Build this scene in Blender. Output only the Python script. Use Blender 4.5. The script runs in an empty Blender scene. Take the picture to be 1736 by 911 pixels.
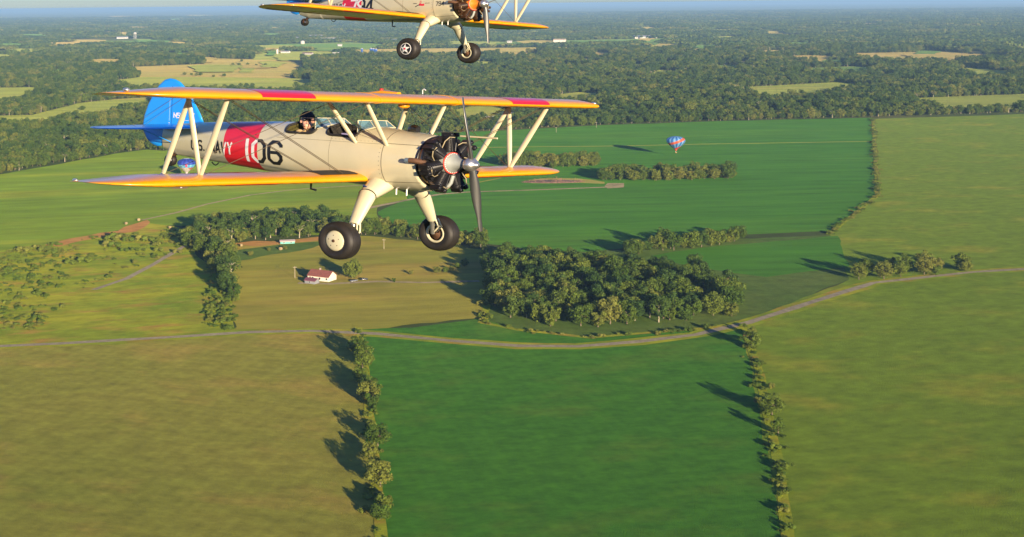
import bpy, bmesh, math, random
import numpy as np
from mathutils import Vector, Matrix
random.seed(7); rng = np.random.default_rng(7)
PI = math.pi; R = math.radians
S = bpy.context.scene; COL = S.collection

# ---------------------------------------------------------------- camera
HC = 150.0                     # camera height above the ground
FPX = 2308.57                  # focal length in photo pixels (photo is 1736 px wide)
PX0, PY0, ROLL = 600.0, 9.0, 0.0105
cd = bpy.data.cameras.new('camera'); cam = bpy.data.objects.new('camera', cd); COL.objects.link(cam)
cd.sensor_width = 36.0; cd.lens = FPX / 1736 * 36
cd.shift_x = (868 - PX0) / 1736; cd.shift_y = -(455.5 - PY0) / 1736
cd.clip_start = 0.5; cd.clip_end = 400000
c_, s_ = math.cos(ROLL), math.sin(ROLL)
cam.matrix_world = Matrix(((c_, s_, 0, 0), (0, 0, -1, 0), (-s_, c_, 0, HC), (0, 0, 0, 1)))
S.camera = cam
# ---------------------------------------------------------------- sky, sun, exposure
SUN_EL, SUN_AZ = R(9.5), R(161)          # azimuth clockwise from +Y: behind the camera, to its right
W = bpy.data.worlds.new('World'); S.world = W; W.use_nodes = True
nt = W.node_tree; nt.nodes.clear()
sky = nt.nodes.new('ShaderNodeTexSky'); sky.sky_type = 'NISHITA'; sky.sun_disc = False
sky.sun_elevation = SUN_EL; sky.sun_rotation = SUN_AZ; sky.altitude = 200; sky.air_density = 1.0; sky.dust_density = 0.3; sky.ozone_density = 3.0
tint = nt.nodes.new('ShaderNodeMix'); tint.data_type = 'RGBA'; tint.blend_type = 'MULTIPLY'; tint.inputs[0].default_value = 1; tint.inputs[7].default_value = (.58, .73, 1.16, 1)
bg = nt.nodes.new('ShaderNodeBackground'); bg.inputs[1].default_value = 0.09
wo = nt.nodes.new('ShaderNodeOutputWorld'); nt.links.new(sky.outputs[0], tint.inputs[6]); nt.links.new(tint.outputs[2], bg.inputs[0]); nt.links.new(bg.outputs[0], wo.inputs[0])
sd = bpy.data.lights.new('sun', 'SUN'); sun = bpy.data.objects.new('sun', sd); COL.objects.link(sun)
sd.energy = 5.0; sd.angle = R(0.6); sd.color = (1.0, 0.80, 0.54)
tosun = Vector((math.sin(SUN_AZ) * math.cos(SUN_EL), math.cos(SUN_AZ) * math.cos(SUN_EL), math.sin(SUN_EL)))
sun.rotation_euler = tosun.to_track_quat('Z', 'Y').to_euler(); sun.location = (0, 0, 400)
S.view_settings.view_transform = 'Standard'; S.view_settings.look = 'None'; S.view_settings.exposure = 1.0; S.view_settings.gamma = 1
S.view_settings.use_curve_mapping = False
S.render.engine = 'CYCLES'; S.cycles.use_denoising = True; S.cycles.max_bounces = 6; S.cycles.transparent_max_bounces = 8
S.cycles.volume_bounces = 0; S.cycles.sample_clamp_indirect = 4

# ---------------------------------------------------------------- pixel <-> ground
def ray(u, v):
    u -= PX0; v -= PY0; den = 1 + ROLL * ROLL
    return (u - ROLL * v) / den / FPX, -(v + ROLL * u) / den / FPX
def G(u, v, z=0.0):
    a, b = ray(u, v); t = (z - HC) / b
    return (a * t, t)
def px(x, y, z=0.0):
    a = FPX * x / y; b = -FPX * (z - HC) / y
    return PX0 + a + ROLL * b, PY0 + b - ROLL * a
def inside(p, poly):
    x, y = p; r = False; n = len(poly); j = n - 1
    for i in range(n):
        xi, yi = poly[i]; xj, yj = poly[j]
        if (yi > y) != (yj > y) and x < (xj - xi) * (y - yi) / (yj - yi) + xi: r = not r
        j = i
    return r
Q = 0.752     # the photograph is squeezed in height: every height here is Q of its usual value

# ---------------------------------------------------------------- materials
MATS = {}
def mat(name, col, rough=0.6, metal=0.0, spec=0.5, var=0.0, vscale=3.0, coat=0.0, bump=0.0, bscale=40.0, alpha=None, emit=None):
    if name in MATS: return MATS[name]
    m = bpy.data.materials.new(name); m.use_nodes = True; n = m.node_tree; b = n.nodes['Principled BSDF']
    b.inputs['Base Color'].default_value = (*col, 1); b.inputs['Roughness'].default_value = rough; b.inputs['Metallic'].default_value = metal
    b.inputs['Specular IOR Level'].default_value = spec; b.inputs['Coat Weight'].default_value = coat; b.inputs['Coat Roughness'].default_value = 0.12
    if var or bump:
        tc = n.nodes.new('ShaderNodeTexCoord'); nz = n.nodes.new('ShaderNodeTexNoise'); nz.inputs['Scale'].default_value = vscale; nz.inputs['Detail'].default_value = 6
        n.links.new(tc.outputs['Object'], nz.inputs['Vector'])
        if var:
            mx = n.nodes.new('ShaderNodeMix'); mx.data_type = 'RGBA'; mx.blend_type = 'MULTIPLY'; mx.inputs[0].default_value = 1
            rp = n.nodes.new('ShaderNodeMapRange'); rp.inputs[1].default_value = .3; rp.inputs[2].default_value = .7; rp.inputs[3].default_value = 1 - var; rp.inputs[4].default_value = 1 + var * .4
            n.links.new(nz.outputs[0], rp.inputs[0]); mx.inputs[6].default_value = (*col, 1); n.links.new(rp.outputs[0], mx.inputs[7]); n.links.new(mx.outputs[2], b.inputs['Base Color'])
        if bump:
            n2 = n.nodes.new('ShaderNodeTexNoise'); n2.inputs['Scale'].default_value = bscale; n.links.new(tc.outputs['Object'], n2.inputs['Vector'])
            bp = n.nodes.new('ShaderNodeBump'); bp.inputs['Strength'].default_value = bump; bp.inputs['Distance'].default_value = .02
            n.links.new(n2.outputs[0], bp.inputs['Height']); n.links.new(bp.outputs[0], b.inputs['Normal'])
    if alpha is not None: b.inputs['Alpha'].default_value = alpha
    MATS[name] = m; return m

def field_mat(name, c1, c2, c3=None, s1=0.004, s2=0.05, stretch=(1, 1), ang=0.0, patch=0.5, row=0.0, rows=0.25):
    """ground cover: large patches, small mottling and drawn-out streaks, all in metres on the ground"""
    if name in MATS: return MATS[name]
    m = bpy.data.materials.new(name); m.use_nodes = True; n = m.node_tree; b = n.nodes['Principled BSDF']
    b.inputs['Roughness'].default_value = 0.95; b.inputs['Specular IOR Level'].default_value = 0.1
    if 'Diffuse Roughness' in b.inputs: b.inputs['Diffuse Roughness'].default_value = 1.0
    g = n.nodes.new('ShaderNodeNewGeometry')
    def noise(scale, st=(1, 1), detail=5, rg=0.6):
        mp = n.nodes.new('ShaderNodeMapping'); mp.vector_type = 'TEXTURE'; mp.inputs['Rotation'].default_value = (0, 0, ang); mp.inputs['Scale'].default_value = (st[0], st[1], 1)
        n.links.new(g.outputs['Position'], mp.inputs['Vector'])
        t = n.nodes.new('ShaderNodeTexNoise'); t.inputs['Scale'].default_value = scale; t.inputs['Detail'].default_value = detail; t.inputs['Roughness'].default_value = rg
        n.links.new(mp.outputs[0], t.inputs['Vector']); return t.outputs[0]
    def ramp(src, lo, hi):
        r = n.nodes.new('ShaderNodeMapRange'); r.inputs[1].default_value = lo; r.inputs[2].default_value = hi; n.links.new(src, r.inputs[0]); return r.outputs[0]
    def mix(f, a, c):
        x = n.nodes.new('ShaderNodeMix'); x.data_type = 'RGBA'; n.links.new(f, x.inputs[0])
        for k, v in ((6, a), (7, c)):
            if isinstance(v, tuple): x.inputs[k].default_value = (*v, 1)
            else: n.links.new(v, x.inputs[k])
        return x.outputs[2]
    col = mix(ramp(noise(s1, stretch), .5 - patch * .3, .5 + patch * .3), c1, c2)
    if c3: col = mix(ramp(noise(s1 * 2.3, stretch, 7), .52, .72), col, c3)
    mm = n.nodes.new('ShaderNodeMix'); mm.data_type = 'RGBA'; mm.blend_type = 'MULTIPLY'; mm.inputs[0].default_value = 1; n.links.new(col, mm.inputs[6])
    f = n.nodes.new('ShaderNodeMapRange'); f.inputs[1].default_value = .3; f.inputs[2].default_value = .7; f.inputs[3].default_value = .68; f.inputs[4].default_value = 1.25
    n.links.new(noise(s2, stretch, 8, .7), f.inputs[0]); n.links.new(f.outputs[0], mm.inputs[7]); out = mm.outputs[2]
    if row:
        mp = n.nodes.new('ShaderNodeMapping'); mp.inputs['Rotation'].default_value = (0, 0, -ang); n.links.new(g.outputs['Position'], mp.inputs['Vector'])
        wv = n.nodes.new('ShaderNodeTexWave'); wv.bands_direction = 'X' if name.endswith('south') else 'Y'; wv.inputs['Scale'].default_value = rows; wv.inputs['Distortion'].default_value = .5 if name.endswith('south') else 2.5; wv.inputs['Detail Scale'].default_value = .3
        n.links.new(mp.outputs[0], wv.inputs['Vector'])
        f2 = n.nodes.new('ShaderNodeMapRange'); f2.inputs[3].default_value = 1 - row; f2.inputs[4].default_value = 1 + row; n.links.new(wv.outputs[1], f2.inputs[0])
        m3 = n.nodes.new('ShaderNodeMix'); m3.data_type = 'RGBA'; m3.blend_type = 'MULTIPLY'; m3.inputs[0].default_value = 1; n.links.new(out, m3.inputs[6]); n.links.new(f2.outputs[0], m3.inputs[7]); out = m3.outputs[2]
    n.links.new(out, b.inputs['Base Color'])
    bp = n.nodes.new('ShaderNodeBump'); bp.inputs['Strength'].default_value = 1.0; bp.inputs['Distance'].default_value = 1.0
    n.links.new(noise(2.2, (1, 1), 3, .7), bp.inputs['Height']); n.links.new(bp.outputs[0], b.inputs['Normal'])
    MATS[name] = m; return m

def leaf_mat(name, c1, c2, c3):
    m = bpy.data.materials.new(name); m.use_nodes = True; n = m.node_tree; b = n.nodes['Principled BSDF']
    oi = n.nodes.new('ShaderNodeObjectInfo'); rp = n.nodes.new('ShaderNodeValToRGB')
    rp.color_ramp.elements[0].color = (*c1, 1); rp.color_ramp.elements[1].color = (*c3, 1); e = rp.color_ramp.elements.new(.55); e.color = (*c2, 1)
    g0 = n.nodes.new('ShaderNodeNewGeometry'); n0 = n.nodes.new('ShaderNodeTexNoise'); n0.inputs['Scale'].default_value = .0045; n0.inputs['Detail'].default_value = 3; n.links.new(g0.outputs['Position'], n0.inputs['Vector'])
    m0 = n.nodes.new('ShaderNodeMapRange'); m0.inputs[1].default_value = .3; m0.inputs[2].default_value = .7; m0.inputs[3].default_value = -.4; m0.inputs[4].default_value = .4; n.links.new(n0.outputs[0], m0.inputs[0])
    a0 = n.nodes.new('ShaderNodeMath'); a0.operation = 'ADD'; a0.use_clamp = True; n.links.new(m0.outputs[0], a0.inputs[0]); n.links.new(oi.outputs['Random'], a0.inputs[1]); n.links.new(a0.outputs[0], rp.inputs[0])
    g = n.nodes.new('ShaderNodeNewGeometry'); nz = n.nodes.new('ShaderNodeTexNoise'); nz.inputs['Scale'].default_value = .45; nz.inputs['Detail'].default_value = 5
    n.links.new(g.outputs['Position'], nz.inputs['Vector'])
    f = n.nodes.new('ShaderNodeMapRange'); f.inputs[1].default_value = .3; f.inputs[2].default_value = .7; f.inputs[3].default_value = .6; f.inputs[4].default_value = 1.35; n.links.new(nz.outputs[0], f.inputs[0])
    mm = n.nodes.new('ShaderNodeMix'); mm.data_type = 'RGBA'; mm.blend_type = 'MULTIPLY'; mm.inputs[0].default_value = 1
    n.links.new(rp.outputs[0], mm.inputs[6]); n.links.new(f.outputs[0], mm.inputs[7]); n.links.new(mm.outputs[2], b.inputs['Base Color'])
    b.inputs['Roughness'].default_value = .75; b.inputs['Specular IOR Level'].default_value = .2
    tr = n.nodes.new('ShaderNodeBsdfTranslucent'); ms = n.nodes.new('ShaderNodeMixShader'); ms.inputs[0].default_value = .22
    n.links.new(mm.outputs[2], tr.inputs[0]); n.links.new(b.outputs[0], ms.inputs[1]); n.links.new(tr.outputs[0], ms.inputs[2])
    n.links.new(ms.outputs[0], n.nodes['Material Output'].inputs[0])
    MATS[name] = m; return m

# ---------------------------------------------------------------- mesh collector
class MB:
    def __init__(s): s.v = []; s.f = []; s.m = []; s.sm = []
    def add(s, vs, fs, mi=0, smooth=True):
        o = len(s.v); s.v += [tuple(p) for p in vs]
        for f in fs: s.f.append([o + i for i in f]); s.m.append(mi); s.sm.append(smooth)
        return s
    def box(s, c, d, mi=0, rot=None):
        M = rot or Matrix.Identity(3); vs = []
        for i in range(8):
            p = Vector(((i & 1) - .5, ((i >> 1) & 1) - .5, (i >> 2) - .5)); p = Vector((p.x * d[0], p.y * d[1], p.z * d[2]))
            vs.append(Vector(c) + M @ p)
        return s.add(vs, [(0, 2, 3, 1), (4, 5, 7, 6), (0, 1, 5, 4), (2, 6, 7, 3), (0, 4, 6, 2), (1, 3, 7, 5)], mi, False)
    def rings(s, rs, mi=0, cap=True, closed=True, smooth=True):
        n = len(rs[0]); vs = [p for r in rs for p in r]; fs = []
        for i in range(len(rs) - 1):
            for j in range(n if closed else n - 1):
                k = (j + 1) % n; fs.append((i * n + j, i * n + k, (i + 1) * n + k, (i + 1) * n + j))
        s.add(vs, fs, mi, smooth)
        if cap:
            s.add(rs[0], [tuple(range(n))[::-1]], mi, False); s.add(rs[-1], [tuple(range(n))], mi, False)
        return s
    def tube(s, pts, r, seg=8, mi=0, cap=True, flat=None, fd=None, loop=False):
        """tube along pts; r one radius or one per point; flat = second radius ratio, fd = direction of the long axis"""
        pts = [Vector(p) for p in pts]; n = len(pts); rr = r if isinstance(r, (list, tuple)) else [r] * n
        rs = []; up = None
        for i, p in enumerate(pts):
            if loop: t = pts[(i + 1) % n] - pts[i - 1]
            else: t = pts[min(i + 1, n - 1)] - pts[max(i - 1, 0)]
            t.normalize()
            if fd is not None: a = Vector(fd)
            elif up is not None: a = up
            else: a = Vector((0, 0, 1)) if abs(t.z) < .9 else Vector((1, 0, 0))
            a = (a - t * a.dot(t)).normalized(); up = a; b = t.cross(a)
            k = flat or 1.0
            rs.append([p + a * (rr[i] * math.cos(2 * PI * j / seg)) + b * (rr[i] * k * math.sin(2 * PI * j / seg)) for j in range(seg)])
        if loop: rs.append(rs[0]); cap = False
        return s.rings(rs, mi, cap)
    def lathe(s, o, ax, prof, seg=24, mi=0, qz=1.0, cap=True):
        """prof = [(along, radius)...] about axis ax through o; the ring's z extent is multiplied by qz"""
        ax = Vector(ax).normalized(); a = Vector((0, 0, 1)) if abs(ax.z) < .9 else Vector((1, 0, 0))
        a = (a - ax * a.dot(ax)).normalized(); b = ax.cross(a); rs = []
        for t, r in prof:
            ring = []
            for j in range(seg):
                d = ax * t + a * (r * math.cos(2 * PI * j / seg)) + b * (r * math.sin(2 * PI * j / seg))
                ring.append(Vector(o) + Vector((d.x, d.y, d.z * qz)))
            rs.append(ring)
        return s.rings(rs, mi, cap)
    def ell(s, c, r, mi=0, nu=12, nv=8):
        rs = []
        for i in range(nv + 1):
            th = PI * min(max(i / nv, .01), .99)
            rs.append([(c[0] + r[0] * math.sin(th) * math.cos(2 * PI * j / nu), c[1] + r[1] * math.sin(th) * math.sin(2 * PI * j / nu), c[2] + r[2] * math.cos(th)) for j in range(nu)])
        return s.rings(rs, mi)
    def build(s, name, mats, parent=None, T=None):
        me = bpy.data.meshes.new(name); vs = s.v if T is None else [tuple(T @ Vector(p)) for p in s.v]
        me.from_pydata(vs, [], s.f)
        for m in (mats if isinstance(mats, (list, tuple)) else [mats]): me.materials.append(m)
        me.polygons.foreach_set('material_index', s.m); me.polygons.foreach_set('use_smooth', s.sm); me.update()
        bm = bmesh.new(); bm.from_mesh(me); bmesh.ops.recalc_face_normals(bm, faces=bm.faces); bm.to_mesh(me); bm.free()
        o = bpy.data.objects.new(name, me); COL.objects.link(o); o.parent = parent
        return o
def tag(o, label=None, cat=None, group=None, kind=None):
    if label: o['label'] = label
    if cat: o['category'] = cat
    if group: o['group'] = group
    if kind: o['kind'] = kind
    return o
def empty(name, loc, rz=0.0):
    o = bpy.data.objects.new(name, None); o.empty_display_size = .5; COL.objects.link(o); o.location = loc; o.rotation_euler = (0, 0, rz); return o

# ================================================================ GROUND
def noise1(x, s): return math.sin(x * 1.7 + s) * .5 + math.sin(x * 4.1 + s * 2.3) * .3 + math.sin(x * 9.7 + s * .7) * .2
m_floor = field_mat('woodland_floor', (0.045, 0.073, 0.016), (0.083, 0.105, 0.022), (0.135, 0.119, 0.035), .0016, .03)
def ground_sheet():
    rad = [0, 150, 350, 600, 900, 1300, 1800, 2600, 3800, 5500, 8000, 12000, 18000, 27000, 40000, 60000, 90000, 120000]
    seg = 72; vs = [(0, 0, 0)]; fs = []
    for r in rad[1:]:
        vs += [(r * math.sin(2 * PI * j / seg), r * math.cos(2 * PI * j / seg), 0) for j in range(seg)]
    for j in range(seg): fs.append((0, 1 + (j + 1) % seg, 1 + j))
    for i in range(len(rad) - 2):
        for j in range(seg):
            k = (j + 1) % seg; a = 1 + i * seg; b = a + seg; fs.append((a + j, a + k, b + k, b + j))
    return MB().add(vs, fs, 0, False).build('ground', m_floor)
tag(ground_sheet(), 'wooded green countryside stretching to the horizon', 'ground', kind='structure')

C_f1 = field_mat('pasture', (0.215, 0.315, 0.018), (0.155, 0.262, 0.016), (0.330, 0.350, 0.024), .006, .06, (5, 1), R(12), .8, .025, .12)
C_f2 = field_mat('crop_green', (0.060, 0.200, 0.011), (0.078, 0.230, 0.014), (0.100, 0.240, 0.016), .004, .08, (7, 1), R(4), .9, .025, .1)
C_f3 = field_mat('mown_hay', (0.365, 0.313, 0.043), (0.230, 0.252, 0.028), (0.422, 0.295, 0.057), .008, .06, (4, 1), R(8), .8, .04, .14)
C_scrub = field_mat('rough_scrub', (.19, .28, .016), (.37, .38, .022), (.42, .24, .05), .03, .16, (2.0, 1), R(15), .45)
C_dirt = field_mat('bare_earth', (0.527, 0.235, 0.072), (0.390, 0.235, 0.060), (0.293, 0.252, 0.048), .02, .15, (2.5, 1), R(15), .8)
C_lawn = field_mat('lawn_green', (0.084, 0.156, 0.020), (0.126, 0.182, 0.030), None, .02, .12)
C_up1 = field_mat('stubble', (0.469, 0.334, 0.090), (0.371, 0.334, 0.072), (0.293, 0.299, 0.060), .003, .02, (6, 1), R(3), .8)
C_up2 = field_mat('meadow_pale', (0.332, 0.362, 0.055), (0.254, 0.310, 0.045), (0.411, 0.362, 0.075), .003, .02, (6, 1), R(3), .8)
C_far = field_mat('far_crop', (0.096, 0.225, 0.035), (0.160, 0.255, 0.040), (0.256, 0.255, 0.060), .002, .01, (6, 1), 0, .8)
C_sand = field_mat('sandy_track', (.42, .33, .19), (.32, .27, .14), (.2, .2, .08), .03, .2)
C_tar = field_mat('grey_road', (.30, .26, .18), (.36, .31, .21), None, .02, .3)
C_f1s = field_mat('pasture_south', (.20, .29, .018), (.16, .25, .016), (.30, .31, .026), .012, .14, (1.5, 1), R(14), .9)
C_f2s = field_mat('crop_south', (.055, .19, .011), (.075, .22, .014), (.12, .22, .02), .010, .16, (1.5, 1), R(8), .9, .025, .07)
C_f3s = field_mat('hay_south', (.33, .30, .045), (.23, .26, .03), (.42, .30, .06), .010, .16, (1.5, 1), R(-20), .9, .03, .06)
FIELDS = []      # (pixel polygon) used to keep woods off
def field(name, poly, m, z, wob=1.0, label=None, block=True):
    g = [G(*p) for p in poly]; pts = []
    for i in range(len(g)):
        a, b = Vector(g[i]), Vector(g[(i + 1) % len(g)]); L = (b - a).length; d = (a + b).length / 2; n = max(1, int(L / (d * .012)))
        nrm = Vector((-(b - a).y, (b - a).x)).normalized() if L > 0 else Vector((0, 0)); amp = wob * d * .0018
        for k in range(n):
            t = k / n; p = a.lerp(b, t); p += nrm * amp * noise1(t * L / (d * .03) + i * 7, i) * math.sin(PI * t) ** .5 if k else nrm * 0
            pts.append((p.x, p.y, z))
    o = MB().add(pts, [tuple(range(len(pts)))], 0, False).build(name, m)
    tag(o, label, 'field' if label else None, kind='structure')
    if block: FIELDS.append(poly)
    return o
def strip(name, pts, w, m, z, label=None):
    g = [Vector(G(*p)) for p in pts]; L = []; 
    fine = []
    for i in range(len(g) - 1):
        n = max(2, int((g[i + 1] - g[i]).length / 12))
        fine += [g[i].lerp(g[i + 1], k / n) for k in range(n)]
    fine.append(g[-1]); vs = []; fs = []
    for i, p in enumerate(fine):
        t = (fine[min(i + 1, len(fine) - 1)] - fine[max(i - 1, 0)]).normalized(); nn = Vector((-t.y, t.x)); ww = w * (1 + .18 * noise1(i * .9, 3)) / 2
        off = nn * .5 * noise1(i * .23, 1)
        a = p + nn * ww + off; b = p - nn * ww + off; vs += [(a.x, a.y, z), (b.x, b.y, z)]
        if i: fs.append((2 * i - 2, 2 * i - 1, 2 * i + 1, 2 * i))
    o = MB().add(vs, fs, 0, False).build(name, m); tag(o, label, 'track' if label else None, kind='structure'); return o

BND = [(-400, 372), (-200, 330), (13, 294), (104, 278), (194, 261), (249, 254), (276, 256), (330, 252), (400, 246), (600, 232), (738, 226), (870, 221), (1015, 213), (1187, 207), (1300, 204), (1500, 199), (1800, 190)]
def bnd(x): return np.interp(x, [p[0] for p in BND], [p[1] for p in BND])
field('pasture_field', [p for p in BND if p[0] < 640] + [(690, 229), (705, 300), (690, 338), (640, 352), (640, 374), (600, 398), (330, 402), (330, 384), (245, 380), (215, 388), (120, 405), (13, 425), (-200, 452), (-400, 480)], C_f1, .05, 1, 'broad yellow green pasture under the near biplane and left balloon')
field('crop_field', [(690, 229)] + [p for p in BND if 700 < p[0] < 1450] + [(1480, 200), (1490, 330), (1410, 392), (1187, 402), (1060, 421), (1000, 428), (900, 424), (850, 416), (800, 412), (740, 400), (660, 382), (640, 360), (690, 338), (705, 300)], C_f2, .08, 1, 'dark green crop field around the coral banded balloon')
field('crop_field', [(1105, 434), (1187, 421), (1420, 400), (1440, 452), (1300, 470), (1187, 455), (1150, 447)], C_f2, .08, 1, 'small dark green crop field behind the large wood')
field('scrub_land', [(-400, 482), (-200, 453), (13, 424), (75, 412), (140, 402), (190, 395), (225, 390), (245, 378), (300, 385), (332, 396), (330, 430), (382, 470), (390, 560), (200, 585), (-200, 590), (-400, 600)], C_scrub, .11, 1, 'rough brown and green scrub land with bushes')
field('bare_earth_patch', [(75, 416), (100, 410), (150, 400), (200, 392), (232, 379), (250, 373), (250, 382), (230, 393), (190, 399), (150, 407), (100, 419)], C_dirt, .14, 2.5, 'orange brown bare earth strip along the pasture edge')
field('hay_field', [(395, 412), (440, 412), (500, 407), (560, 404), (600, 400), (700, 408), (760, 418), (818, 424), (830, 470), (820, 540), (600, 560), (398, 562), (376, 520), (388, 480), (384, 450)], C_f3, .115, 3, 'mown straw green hay field below the wheels')
field('lawn_strip', [(382, 428), (470, 416), (545, 410), (530, 421), (440, 436), (398, 444)], C_lawn, .14, 2, 'darker green strip of lawn in front of the tree clump')
field('bare_earth_patch', [(392, 414), (430, 409), (480, 410), (540, 402), (556, 406), (500, 412), (430, 418)], C_dirt, .17, 1.5, 'tan bare earth along the foot of the tree clump')
field('bare_earth_patch', [(1025, 316), (1030, 311), (1058, 311), (1058, 318), (1030, 320)], C_sand, .11, 1.5, 'sandy bare patch at the end of the track')
field('bare_earth_patch', [(893, 306), (930, 302), (980, 303), (1025, 309), (1025, 312), (970, 310), (925, 310)], C_up1, .11, 1.5, 'pale stubble round the brush pile')
# upper fields among the woods
zf = .2
for nm, poly, m, lb in (
    ('stubble_field', [(214, 114), (346, 109), (449, 112), (512, 104), (520, 119), (491, 128), (380, 130), (242, 129)], C_up1, 'brown stubble field above the blue fin'),
    ('meadow', [(180, 139), (242, 130.5), (380, 131.5), (484, 133), (530, 135), (529, 143), (477, 152), (346, 150), (214, 144)], C_up2, 'pale green meadow directly behind the blue fin'),
    ('meadow', [(-60, 150), (93, 148), (28, 166), (-60, 170)], C_up2, 'small pale meadow wedge in the woods at the picture edge'),
    ('meadow', [(-80, 190), (55, 187), (131, 176), (194, 169), (262, 165), (258, 180), (180, 188), (104, 195), (69, 207), (-80, 206)], C_up2, 'long pale meadow between the woods left of the blue tail'),
    ('stubble_field', [(346, 99), (430, 101), (515, 97), (512, 103), (449, 108), (346, 107)], C_up1, 'thin strip of stubble beyond the brown field'),
    ('crop_field', [(752, 71), (946, 69), (1187, 64), (1260, 63), (1260, 66), (963, 74), (752, 78)], C_far, 'long bright green strip of crops far off'),
    ('stubble_field', [(600, 84), (711, 83), (966, 80), (1010, 83), (821, 91), (711, 92), (600, 93)], C_up1, 'long straw coloured field behind the far wheels'),
    ('meadow', [(1073, 128), (1118, 119), (1158, 121), (1139, 128)], C_up2, 'small bright meadow clearing in the right woods'),
    ('meadow', [(946, 161), (980, 157), (1018, 159), (1015, 165), (946, 167)], C_up2, 'narrow clearing above the far upper wing tip'),
    ('meadow', [(765, 189), (800, 181), (828, 180), (872, 188), (862, 199), (780, 198)], C_up2, 'mown clearing beside the white roofed sheds'),
    ('meadow', [(440, 76), (600, 72), (660, 76), (640, 81), (480, 82)], C_far, 'far green fields around the distant farms'),
    ('meadow', [(430, 90), (560, 86), (600, 92), (540, 97), (430, 98)], C_up2, 'far pale field in front of the long barns'),
    ('meadow', [(196, 59), (226, 56), (228, 60), (198, 62)], C_up2, 'tiny far clearing near the water tower'),
    ('crop_field', [(150, 70), (300, 69), (302, 71.5), (150, 73)], C_far, 'thin far strip of green in the hazy woods'),
    ('stubble_field', [(290, 79), (420, 74), (420, 77), (300, 82)], C_up1, 'thin far straw coloured strip in the hazy woods'),
    ('meadow', [(1240, 150), (1420, 140), (1500, 150), (1300, 165)], C_up2, 'pale meadow among the woods past the right balloon'),
    ('stubble_field', [(1400, 92), (1600, 88), (1760, 96), (1500, 104)], C_up1, 'straw coloured field in the woods past the right balloon'),
    ('crop_field', [(1330, 118), (1450, 113), (1500, 118), (1380, 124)], C_far, 'small green crop field in the woods past the right balloon'),
    ('meadow', [(1540, 168), (1800, 158), (1800, 176), (1600, 184)], C_up2, 'long pale meadow at the far right of the woods')):
    cv = sum(p[1] for p in poly) / len(poly)
    poly = [(u, v + (8.5 * (v - PY0) / HC * .85 if v > cv else 0)) for u, v in poly]
    zf += .04; field(nm, poly, m, zf, 1, lb)
fr = random.Random(21)
for i in range(130):
    v = 24 + 100 * fr.random() ** 1.5; u = fr.uniform(-40, 1760); w = fr.uniform(14, 75) * (.6 + v / 140); hh = max(.5, (v - 9) * fr.uniform(.018, .05)); tilt = fr.uniform(-.012, .008)
    if 560 < u < 700 and v > 84: continue
    zf += .02; field(('meadow', 'crop_field', 'stubble_field')[i % 3], [(u, v), (u + w * .4, v - hh * fr.uniform(.2, .6) + tilt * w), (u + w, v + tilt * w), (u + w * fr.uniform(.7, .95), v + hh + .06 * (v - 9) + tilt * w), (u + w * .2, v + hh * .9 + .06 * (v - 9))], (C_up2, C_far, C_up1)[fr.randrange(3)], zf, 1.6)
# fields that carry on outside the photograph's own frame
field('meadow', [(1405, 396), (1488, 332), (1478, 202), (1800, 192), (1840, 330), (1820, 470), (1440, 474)], C_f1s, .065, 1, 'light green pasture beyond the dark crop field')
field('rough_grass', [(820, 430), (900, 426), (1062, 424), (1187, 408), (1420, 398), (1446, 470), (1340, 516), (1262, 556), (1000, 580), (880, 566), (812, 545)], C_lawn, .03, 1.5, 'rough grass on the ground round the large wood')
field('hay_field', [(-500, 596), (-200, 586), (200, 580), (390, 556), (606, 556), (648, 960), (-500, 960)], C_f3s, .05, 1, 'wide hay field south of the scrub land')
field('crop_field', [(816, 540), (880, 562), (1000, 575), (1262, 552), (1340, 960), (645, 960), (604, 558), (700, 556)], C_f2s, .065, 1, 'dark green crop field south of the large wood')
field('pasture_field', [(1258, 552), (1340, 515), (1450, 470), (1840, 466), (1880, 960), (1338, 960)], C_f1s, .08, 1, 'pasture east of the southern crop field')
strip('dirt_track', [(240, 374), (300, 361), (350, 347), (425, 331), (500, 322), (560, 318), (625, 314)], 3.5, C_sand, .2, 'pale dirt track crossing the pasture')
strip('dirt_track', [(600, 360), (631, 352), (704, 337), (745, 330), (794, 326), (894, 323), (1056, 317)], 5, C_sand, .2, 'pale sandy track along the dark crop field')
strip('dirt_track', [(700, 324), (800, 312), (850, 302)], 3, C_f3, .2, 'faint track joining the sandy track')
strip('grass_strip', [(795, 251), (900, 249.5), (1050, 248), (1187, 245), (1490, 240)], 5, C_up2, .2, 'thin pale grass strip across the crop field')
strip('field_path', [(160, 492), (215, 473), (262, 448), (300, 425), (318, 414)], 3.5, C_tar, .2, 'grey path running through the scrub')
strip('grass_verge', [(-400, 610), (-150, 594), (100, 583), (300, 572), (420, 564), (530, 562), (640, 567), (760, 578), (880, 587), (980, 588), (1080, 580), (1180, 568), (1270, 548), (1370, 515), (1480, 480), (1650, 462), (1820, 452)], 11, C_scrub, .16, 'rough grass verge along the country road')
MARGINS = ([(606, 556), (618, 620), (632, 740), (648, 960)], [(1260, 552), (1290, 640), (1318, 780), (1340, 960)], [(1480, 202), (1488, 332), (1445, 366), (1405, 398)], [(384, 450), (388, 500), (390, 560)], [(820, 424), (832, 470), (822, 540), (816, 548)], [(816, 548), (880, 560), (1000, 573), (1240, 553)])
for e in MARGINS: strip('field_margin', e, 3.5, C_scrub, .15, None)
strip('farm_drive', [(505, 481), (560, 482), (640, 478), (720, 480), (812, 477)], 4, C_sand, .19, 'sandy farm drive passing the farmhouse')
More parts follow.
